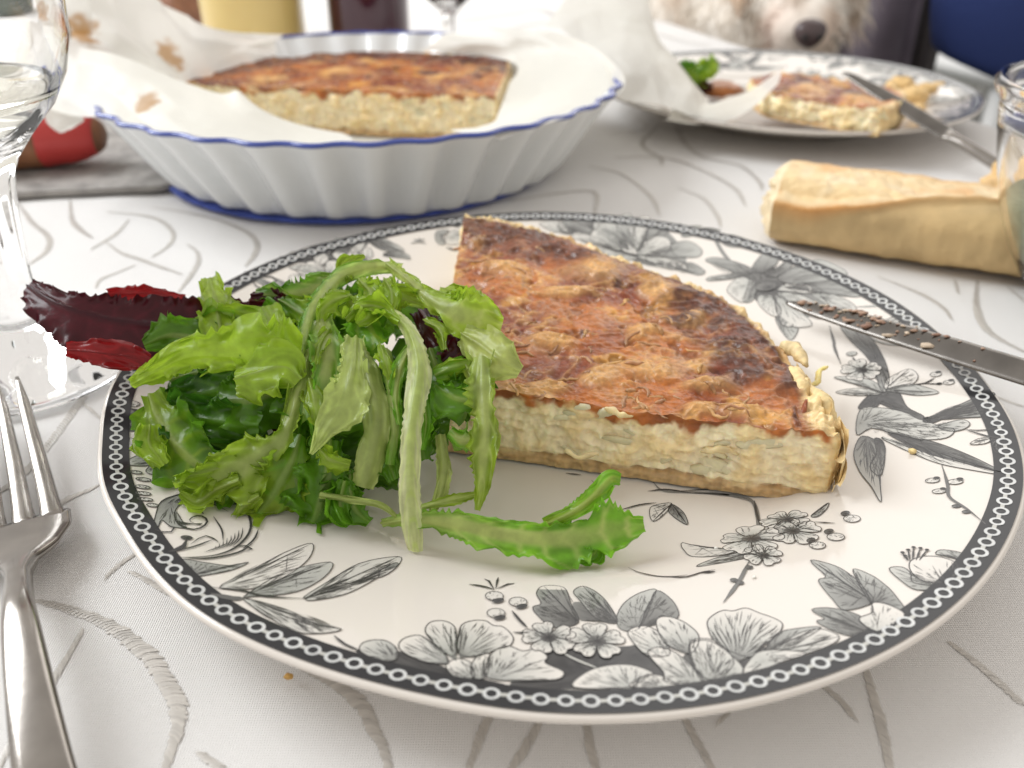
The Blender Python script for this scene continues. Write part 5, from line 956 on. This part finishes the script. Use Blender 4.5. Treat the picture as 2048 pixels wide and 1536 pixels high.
# ================================================================== glassware
jc = U(2190, 600, 0.0); JR = .0405
jar = thing('glass_jar', 'open glass jar with thick rolled lip beside the bread', 'jar', jc)
jl = []
for x, y in [(2046, 592), (2028, 560), (2014, 520), (2004, 470), (1999, 420), (1999, 340), (2002, 280), (2008, 236), (2012, 226), (2006, 216), (2001, 205), (2001, 190), (2006, 178)]:
    p = Dp(x + 24, y, jc[1]); jl.append((jc[0] - p[0], p[2]))
z_b = jl[0][1]; jl = [(r, max(.0008, z - max(0, z_b - .002) * (1 - k / 12))) for k, (r, z) in enumerate(jl)]
jp = [(.0005, .0006), (jl[0][0] - .004, .0006)] + jl + [(jl[-1][0] - .0022, jl[-1][1] + .0012), (jl[-1][0] - .0045, jl[-1][1] - .0006)] + [(r - .0046 if k > 7 else r - .0024, z + .0008) for k, (r, z) in list(enumerate(jl))[11:0:-1]] + [(.0005, .0046)]
under(mk('jar_body', *lathe(jp, 96, jc[0], jc[1]), M_glass), jar)
zi = [(r - .0025, z + .0008) for r, z in jl[1:5]]
under(mk('dressing', *lathe([(.0005, .0047)] + zi + [(.0005, zi[-1][1])], 64, jc[0], jc[1]), mat('green_dressing', (.36, .40, .27), .35, sss=.1, speck=(300, .3))), jar)

gc = U(66, 735, .0)
gob = thing('goblet', 'clear faceted stem glass with pale drink beside the red leaf', 'glass', gc)
gp = [(.0005, .0008), (.034, .0008), (.0360, .0016), (.0362, .0026), (.034, .0040), (.026, .0062), (.017, .0095), (.0115, .0135), (.0085, .0180), (.0078, .0215), (.0092, .0245), (.0096, .0270), (.0088, .0300), (.0092, .036), (.0100, .044), (.0110, .053), (.0122, .062), (.0140, .070), (.0180, .077), (.0240, .084), (.0310, .092), (.0365, .101), (.0400, .112), (.0412, .125), (.0410, .150), (.0400, .178),
      (.0388, .178), (.0398, .150), (.0399, .125), (.0386, .113), (.0350, .1025), (.0295, .094), (.0225, .0865), (.0150, .0815), (.0005, .0795)]
ns_ = 96; thg = np.arange(ns_) * 2 * PI / ns_; rows = []
for k, (r, z) in enumerate(gp):
    fct = .13 * sstep(.028, .04, np.array(z)) * (1 - sstep(.070, .092, np.array(z))) if k < 26 else 0
    rr = r * (1 - fct * np.abs(np.sin(4 * thg)) ** 1.0); rows.append(np.stack([gc[0] + rr * np.cos(thg), gc[1] + rr * np.sin(thg), 0 * thg + z], -1))
under(mk('glass_body', np.array(rows), gridf(len(gp), ns_, True), M_glass), gob)
under(mk('drink', *lathe([(.0005, .0797), (.0148, .0817), (.0224, .0867), (.0294, .0942), (.0325, .0982), (.0005, .0982)], 64, gc[0], gc[1]), mat('pale_drink', (.98, .97, .88), .0, trans=1, ior=1.333)), gob)

M_darkglass = mat('dark_wine_glass', (.050, .008, .020), .06, coat=.5, spec=.6)
bc = Dp(742, 90, .86); bc[2] = 0
bottle = thing('wine_bottle', 'dark red wine bottle behind the dish, next to the yellow jug', 'bottle', bc)
under(mk('bottle_body', *lathe([(.0005, .004), (.028, .002), (.036, .004), (.0378, .010), (.038, .10), (.038, .185), (.034, .205), (.022, .225), (.0155, .24), (.0145, .29), (.0158, .292), (.0158, .30), (.0005, .30)], 64, bc[0], bc[1]), M_darkglass), bottle)
yc = Dp(516, 95, .85); yc[2] = 0
tag(mk('juice_jug', *lathe([(.0005, .001), (.042, .001), (.0462, .006), (.0475, .13), (.048, .16), (.0462, .16), (.0450, .13), (.0005, .125)], 64, yc[0], yc[1]), mat('pale_yellow_glaze', (.74, .56, .21), .2, sss=.15, coat=.5)), 'pale yellow jug standing behind the baking paper', 'jug')
wc = Dp(900, 100, .80); wc[2] = 0
wg = thing('wine_glass', 'stem glass holding red wine behind the dish', 'glass', wc)
under(mk('glass_body', *lathe([(.0005, .0008), (.033, .0008), (.0335, .002), (.02, .004), (.008, .008), (.0048, .018), (.0042, .035), (.0050, .046), (.012, .0535), (.026, .066), (.036, .088), (.038, .11), (.034, .15), (.0328, .15), (.0368, .11), (.0348, .088), (.0248, .067), (.011, .0558), (.0005, .0535)], 64, wc[0], wc[1]), M_glass), wg)
under(mk('wine', *lathe([(.0005, .0537), (.0109, .056), (.0247, .0672), (.0347, .0882), (.0365, .1), (.0005, .1)], 48, wc[0], wc[1]), mat('red_wine', (.16, .006, .012), .05, coat=.3)), wg)
gb = Dp(95, 120, .98); gb[2] = 0
gbt = thing('green_bottle', 'dark green bottle standing behind the stem glass', 'bottle', gb)
under(mk('bottle_body', *lathe([(.0005, .004), (.03, .002), (.0365, .004), (.0375, .010), (.0375, .19), (.030, .21), (.016, .24), (.0145, .30), (.0005, .30)], 48, gb[0], gb[1]), mat('green_glass', (.045, .065, .045), .08, coat=.5)), gbt)

# ================================================================== mat, sausage, crumbs
mp = [U(-260, 412, .0), U(0, 403, .0), U(322, 388, .0), np.array([-.190, .463, 0]), np.array([-.205, .49, 0]), np.array([-.2145, .53, 0]), np.array([-.216, .63, 0]), np.array([-.66, .66, 0])]
bm = bmesh.new(); f = bm.faces.new([bm.verts.new((p[0], p[1], .0012)) for p in mp]); r_ = bmesh.ops.extrude_face_region(bm, geom=[f]); bmesh.ops.translate(bm, vec=(0, 0, .0032), verts=[v for v in r_['geom'] if isinstance(v, bmesh.types.BMVert)]); bmesh.ops.recalc_face_normals(bm, faces=bm.faces)
bmesh.ops.bevel(bm, geom=[e_ for e_ in bm.edges], offset=.0009, segments=2, affect='EDGES')
me = bpy.data.meshes.new('placemat'); bm.to_mesh(me); bm.free(); me.materials.append(mat('grey_felt', (.34, .32, .30), .9, speck=(70, .35), bump=[(160, .8, .002), (45, .4, .003)])); o = bpy.data.objects.new('placemat', me); COL.objects.link(o)
tag(o, 'coarse grey placemat lying beside the tart dish', 'placemat')
s0 = U(-140, 292, .022); s1 = U(206, 268, .022); 
sau = thing('dry_sausage', 'brown dry sausage in a red wrapper lying on the grey placemat', 'sausage', (s0 + s1) / 2 * [1, 1, 0] + [0, 0, .0045])
C = catmull(np.array([s0, lerp(s0, s1, .5) + [0, .004, 0], s1]), 50); C[:, 2] = .0215; V, Fc = tube(C, .0165 * np.clip(np.sin(np.linspace(.06, PI - .06, 50)) ** .3, .3, 1), 24); V = V + .0008 * fbm(V * 70, 3)[:, None]
under(mk('sausage', V, Fc, mat('sausage_skin', attr=True, rough=.55, bump=[(200, .5, .001)]), None, np.clip(np.array([.24, .105, .05]) * (1 + .5 * fbm(V * 60, 3))[:, None], .02, 1)), sau)
M_red = mat('red_wrapper', (.48, .045, .04), .4, bump=[(90, .4, .002)])
for a, b in ((.02, .40), (.62, .96)):
    i0, i1 = int(a * 49), int(b * 49); V, Fc = tube(C[i0:i1 + 1], .0170 * np.clip(np.sin(np.linspace(.06, PI - .06, 50)) ** .3, .3, 1)[i0:i1 + 1], 24); under(mk('wrapper', V + .0005 * fbm(V * 70, 3)[:, None], Fc, M_red), sau)
tag(lump('brown_bread', Dp(372, 70, .95) * [1, 1, 0] + [0, 0, .001], (.034, .03, .05), (.30, .15, .10), 8, M_bread), 'brown bread lump behind the paper, beside the yellow jug', 'bread')
for x, y, z, r, c, lab in [(578, 1357, .0006, .0011, (.62, .36, .10), 'tiny golden crumb lying on the cloth in front of the plate'), (1823, 907, None, .0012, (.78, .60, .28), 'pale crumb on the plate rim beside the printed bird'), (1432, 1098, None, .0005, (.82, .8, .74), 'white speck on the plate below the printed blossom twig'), (1508, 1156, None, .0005, (.82, .8, .74), 'white speck on the plate beside the printed leaves')]:
    if z is None: p2 = onplate(x, y); p = np.array([p2[0] + PC[0], p2[1] + PC[1], float(plate_z(*p2))])
    else: p = U(x, y, z)
    tag(lump('crumb', p, (r, r * .8, r * .7), c, x, M_crust, 2), lab, 'crumb')

# ================================================================== second plate: leftovers
P2C = np.array([.1987, .646])
piece = thing('tart_piece', 'half eaten piece of onion tart on the far plate', 'tart', (.2, .63, .0068))
def b2(x, y): return w2(x, y, .034)
tart(piece, b2(1545, 188), [b2(1500, 160), b2(1560, 148), b2(1640, 158), b2(1720, 168), b2(1800, 182), b2(1815, 200), b2(1790, 216), b2(1768, 222)], .0190, .034, 21, 120, 90, blobs=[(b2(1620, 180), (.012, .02)), (b2(1720, 200), (.012, .02))], burns=[(b2(1570, 200), (.006, .02)), (b2(1600, 160), (.01, .02)), (b2(1700, 185), (.008, .012))], strands=40, sliv=5, nh=26, rag=1.4, edge=.06)
for x, y, r, lab in [(1830, 190, .008, 'large crust flake against the cut end of the far tart piece'), (1855, 172, .006, 'golden crust flake between two others on the far plate'), (1800, 175, .009, 'biggest crust flake lying on the far tart corner'), (1880, 165, .005, 'outermost crust flake towards the rim of the far plate'), (1826, 168, .005, 'crust flake tucked behind the largest flakes on the far plate'), (1840, 205, .004, 'smallest crust crumb beside the propped knife blade')]:
    p = U(x, y, .020); tag(lump('tart_crumb', [p[0], p[1], .0125], (r * 1.2, r, r * .8), (.74, .50, .22), x, M_crust, 3), lab, 'crumb', 'crust fragments on the far plate')
sal2 = thing('salad_leftover', 'small green and dark red salad remnant on the far plate', 'salad', U(1385, 165, .01))
def leaf2(name, pts, w, c0, c1):
    global ysurf
    keep = ysurf; ysurf = lambda py: 0.
    o = leaf(name, pts, w, w, c0, c1, ruf=.006, teeth=.5, lobes=.5, ribc=c0, n=60, m_=10, root=sal2); ysurf = keep; return o
for pts, w, c0, c1 in [([(1340, 150, .66), (1335, 125, .665), (1332, 104, .67)], [10, 16, 4], MIDG, MIDG * 1.5), ([(1350, 160, .65), (1385, 150, .65), (1420, 125, .65), (1424, 108, .655)], [14, 26, 22, 4], MIDG, LIME), ([(1340, 160, .65), (1370, 165, .64), (1415, 165, .64)], [14, 22, 10], MIDG, LIME * .8), ([(1350, 135, .66), (1375, 140, .66), (1410, 145, .66)], [14, 24, 10], DARK * 2, MIDG)]: leaf2(FR, pts, w, c0, c1)
leaf2('red_leaf', [(1385, 175, .635), (1405, 178, .635), (1425, 176, .635)], [8, 14, 8], REDL * .8, REDL)
tag(lump('tart_morsel', [*U(1440, 175, .016)[:2], .0095], (.017, .013, .005), (.42, .15, .04), 77, M_top, 3), 'orange brown tart morsel beside the salad remnant on the far plate', 'tart')  # a morsel of tart, not tomato

# ================================================================== behind the table: dog, chairs, bench
def at(px, py, y): return Dp(px, py, y)
M_fur = mat('dog_fur', attr=True, rough=.8, sheen=.3, speck=(60, .15)); M_nose = mat('dog_nose', (.07, .045, .045), .35, coat=.3, bump=[(300, .5, .001)])
nose = at(1606, 55, .930); head = at(1602, 0, 1.035); head[2] += .012
CREAMF = np.array([.82, .76, .68]); TANF = np.array([.60, .42, .28])
fl = -.75
parts = [  # centre, radii, direction frame is world
    (head, (.062, .075, .062)), (lerp(head, nose, .45) - [0, 0, .012], (.040, .06, .036)), (lerp(head, nose, .86) - [0, 0, .010], (.032, .034, .028)), (lerp(head, nose, .75) - [0, 0, .034], (.022, .034, .014)),
    (head + [-.035, .06, -.06], (.07, .07, .09)), (head + [-.07, .12, -.16], (.10, .11, .14)), (head + [-.13, .27, -.17], (.13, .20, .145)), (head + [-.19, .47, -.18], (.125, .17, .14)), (head + [-.12, .16, -.06], (.09, .1, .09))]
V = []; Fc = []; nb = 0
def ell(c, r, nu=28, nv=18):
    u = np.arange(nu) * 2 * PI / nu; v = np.linspace(.02, PI - .02, nv); G = np.stack([r[0] * np.sin(v)[:, None] * np.cos(u), r[1] * np.sin(v)[:, None] * np.sin(u), r[2] * np.cos(v)[:, None] + 0 * u], -1) + np.asarray(c)
    return G.reshape(-1, 3), [tuple(f) for f in gridf(nv, nu, True)] + [tuple(range(nu)), tuple(range((nv - 1) * nu, nv * nu))[::-1]]
for c, r in parts: a, b = ell(c, r); Fc += [tuple(k + nb for k in f) for f in b]; V.append(a); nb += len(a)
for dx, dy, dz in [(-.13, .10, -.24), (-.02, .10, -.24), (-.26, .50, -.24), (-.12, .50, -.24)]:
    top_ = head + [dx, dy, dz]; back = dy > .3
    pts = [top_, top_ + [0, .05 if back else .0, -.16], np.array([top_[0], top_[1] + (.09 if back else .0), fl + .17]), np.array([top_[0], top_[1] + (.06 if back else -.01), fl + .03]), np.array([top_[0], top_[1] - .03, fl + .016])]
    a, b = tube(catmull(np.array(pts), 16), np.interp(np.linspace(0, 1, 16), [0, .4, .8, 1], [.065 if back else .05, .038, .026, .024]), 12); Fc += [tuple(k + nb for k in f) for f in b]; V.append(a); nb += len(a)
a, b = tube(catmull(np.array([head + [-.21, .60, -.12], head + [-.24, .72, -.08], head + [-.25, .80, .02]]), 12), [.03] * 4 + [.028] * 4 + [.02] * 4, 10); Fc += [tuple(k + nb for k in f) for f in b]; V.append(a); nb += len(a)
V = np.concatenate(V)
dog = thing('dog', 'cream and tan dog with dark nose resting its chin behind the far plate', 'dog', (head[0], head[1] + .25, fl))
body = mk('body', V, Fc, M_fur); rm = body.modifiers.new('r', 'REMESH'); rm.mode = 'VOXEL'; rm.voxel_size = .007; sm = body.modifiers.new('s', 'SMOOTH'); sm.iterations = 6
dg = bpy.context.evaluated_depsgraph_get(); me = bpy.data.meshes.new_from_object(body.evaluated_get(dg)); body.modifiers.clear(); body.data = me
V = np.array([v.co[:] for v in me.vertices]); V += .004 * fbm(V * 30, 3)[:, None]; me.vertices.foreach_set('co', V.ravel())
def furcol(V):
    k = sstep(.0, .5, fbm(V * 14 + 3, 2)) * .55; c = mixc(CREAMF, TANF, k); dm = np.linalg.norm((V - (nose + [0, .03, -.005])) / [.045, .05, .03], axis=1); c = mixc(c, np.array([.40, .24, .17]), (1 - sstep(.5, 1.2, dm)) * .75)
    de = np.abs(np.abs(V[:, 0] - head[0]) - .031) / .02 + np.abs(V[:, 2] - head[2] - .012) / .02 + (V[:, 1] > head[1]); return mixc(c, TANF * .6, (1 - sstep(.5, 1.6, de)) * .8)
if 'col' in me.color_attributes: me.color_attributes.remove(me.color_attributes['col'])
at_ = me.color_attributes.new('col', 'FLOAT_COLOR', 'POINT'); at_.data.foreach_set('color', np.concatenate([furcol(V), np.ones((len(V), 1))], 1).ravel()); me.polygons.foreach_set('use_smooth', np.ones(len(me.polygons), bool))
if not me.materials: me.materials.append(M_fur)
under(body, dog)
Nn = np.array([v.normal[:] for v in me.vertices]); R = np.random.default_rng(9); sel = np.where((V[:, 2] > -.30))[0]; sel = R.choice(sel, min(15000, len(sel)), replace=False)
FV = []; FF = []; FCc = furcol(V)
FCl = []
for n_, i in enumerate(sel):
    if np.linalg.norm(V[i] - nose) < .028: continue
    p = V[i]; d = Nn[i] * .5 + np.array([R.normal(0, .3), R.normal(0, .3), -.75]); d /= np.linalg.norm(d); L = R.uniform(.018, .045) * (.45 if np.linalg.norm(p - nose) < .08 else 1); sd = np.cross(d, R.normal(size=3)); sd /= np.linalg.norm(sd) + 1e-9
    b0 = len(FV); m1 = p + d * L * .5 + Nn[i] * .004; tp_ = p + d * L - Nn[i] * .002
    FV += [p - sd * .0008, p + sd * .0008, m1 + sd * .0006, m1 - sd * .0006, tp_]; FF += [(b0, b0 + 1, b0 + 2, b0 + 3), (b0 + 3, b0 + 2, b0 + 4)]; FCl += [FCc[i] * R.uniform(.8, 1.15)] * 5
o = mk('fur', FV, FF, M_fur, None, np.clip(FCl, .01, .95)); o['kind'] = 'stuff'; under(o, dog)
nose = nose + [0, -.024, -.002]; V_, F_ = ell(nose, (.0160, .013, .0140)); V_[:, 0] += (V_[:, 0] - nose[0]) * .25 * np.clip((V_[:, 2] - nose[2]) / .015, -1, 1); under(mk('nose', V_, F_, M_nose), dog)
for s_ in (-1, 1):
    V_, F_ = ell(nose + [s_ * .0075, -.0118, -.002], (.0034, .0026, .003), 12, 8); under(mk('nostril', V_, F_, mat('nostril_black', (.008, .006, .006), .5)), dog)
    V_, F_ = ell(head + [s_ * .031, -.054, .020], (.0115, .008, .0105), 20, 12); under(mk('eye', V_, F_, mat('dog_eye', (.02, .012, .008), .08, coat=.6)), dog)
    ear = head + [s_ * .066, .012, .012]; V_, F_ = ell(ear, (.012, .034, .05)); V_ += .004 * fbm(V_ * 40, 2)[:, None]; under(mk('ear', V_, F_, M_fur, None, np.broadcast_to(TANF * .85, V_.shape)), dog)
mo = catmull(np.array([nose + [-.030, .022, -.040], nose + [-.014, .002, -.036], nose + [0, -.002, -.024], nose + [.014, .002, -.036], nose + [.030, .022, -.040]]), 20); V_, F_ = tube(mo, .0032, 8); under(mk('mouth', V_, F_, mat('dog_lip', (.03, .018, .018), .5)), dog)

def cbox(root, name, c, size, m_, rz=0., tilt=0., bev=.01, seg=3):
    bm = bmesh.new(); bmesh.ops.create_cube(bm, size=1); bmesh.ops.scale(bm, vec=size, verts=bm.verts); bmesh.ops.bevel(bm, geom=list(bm.edges), offset=min(bev, min(size) * .45), segments=seg, affect='EDGES')
    me = bpy.data.meshes.new(name); bm.to_mesh(me); bm.free(); me.materials.append(m_); me.polygons.foreach_set('use_smooth', np.ones(len(me.polygons), bool)); o = bpy.data.objects.new(name, me); COL.objects.link(o); o.location = tuple(c); o.rotation_euler = (tilt, 0, rz)
    if root: under(o, root)
    return o
M_mauve = mat('mauve_fabric', (.17, .14, .165), .8, bump=[(120, .5, .002)], speck=(30, .15)); M_dkwood = mat('dark_chair_wood', (.035, .026, .024), .4)
c0 = at(1748, 60, 1.30); ch = thing('dining_chair', 'dark wooden chair with mauve grey padded back behind the dog', 'chair', (c0[0], c0[1] + .2, fl))
cbox(ch, 'backrest', c0 + [0, 0, .02], (.115, .05, .50), M_mauve, -.15, -.10, .024, 4)
cbox(ch, 'backrest', c0 + [-.12, .02, .02], (.115, .05, .50), M_mauve, -.15, -.10, .024, 4)
for dx in (.085, -.20): cbox(ch, 'post', c0 + [dx, .01, -.22], (.036, .04, 1.04), M_dkwood, -.15, -.04, .008)
cbox(ch, 'seat', c0 + [-.06, .24, -.32], (.40, .42, .06), M_mauve, -.15, 0, .025, 4)
for dx in (.10, -.22): cbox(ch, 'leg', c0 + [dx, .42, (-.35 + fl - c0[2]) / 2], (.036, .036, (fl - c0[2] + .35) * -1), M_dkwood, -.15, 0, .006)
M_navy = mat('navy_fabric', (.022, .042, .165), .75, bump=[(150, .4, .002)])
c1 = at(2072, 112, 1.05); ch2 = thing('padded_chair', 'chair with rounded navy blue padded back near the jar', 'chair', (c1[0], c1[1] + .2, fl))
V_, F_ = ell((0, 0, 0), (1, 1, 1), 64, 40); V_ = np.sign(V_) * np.abs(V_) ** .38; V_ = V_ / np.maximum(1, np.linalg.norm(V_, axis=1) / 1.22)[:, None] * [.15, .06, .22]
ca_, sa_ = math.cos(.34), math.sin(.34); V_ = np.stack([V_[:, 0] * ca_ + V_[:, 2] * sa_, V_[:, 1], -V_[:, 0] * sa_ + V_[:, 2] * ca_], 1) + c1 + [.050, 0, .175]
under(mk('backrest', V_, F_, M_navy), ch2)
cbox(ch2, 'seat', c1 + [.62, .10, -.34], (.42, .42, .07), M_navy, .12, 0, .03, 4)
cbox(ch2, 'side_rail', c1 + [.30, .06, -.06], (.50, .03, .05), M_dkwood, .12, 0, .008)
for dx in (.50, .70):
    cbox(ch2, 'post', c1 + [dx, .03, -.40], (.03, .03, .70), M_dkwood, .12, -.04, .006); cbox(ch2, 'leg', c1 + [dx, .42, (-.33 + fl - c1[2]) / 2], (.03, .03, -(fl - c1[2] + .33)), M_dkwood, .12, 0, .006)
bn = thing('white_bench', 'long white bench standing on the floor behind the chairs', 'bench', (1.5, 2.75, fl))
M_wb = mat('white_paint', (.80, .80, .79), .4); cbox(bn, 'bench_top', (1.62, 2.85, -.32), (1.0, .95, .05), M_wb, .42, 0, .01)
for dx, dy in ((-.28, -.46), (.50, -.02), (-.55, .22), (.2, .5)): cbox(bn, 'leg', (1.62 + dx, 2.85 + dy, -.545), (.05, .05, .41), M_wb, .42, 0, .006)
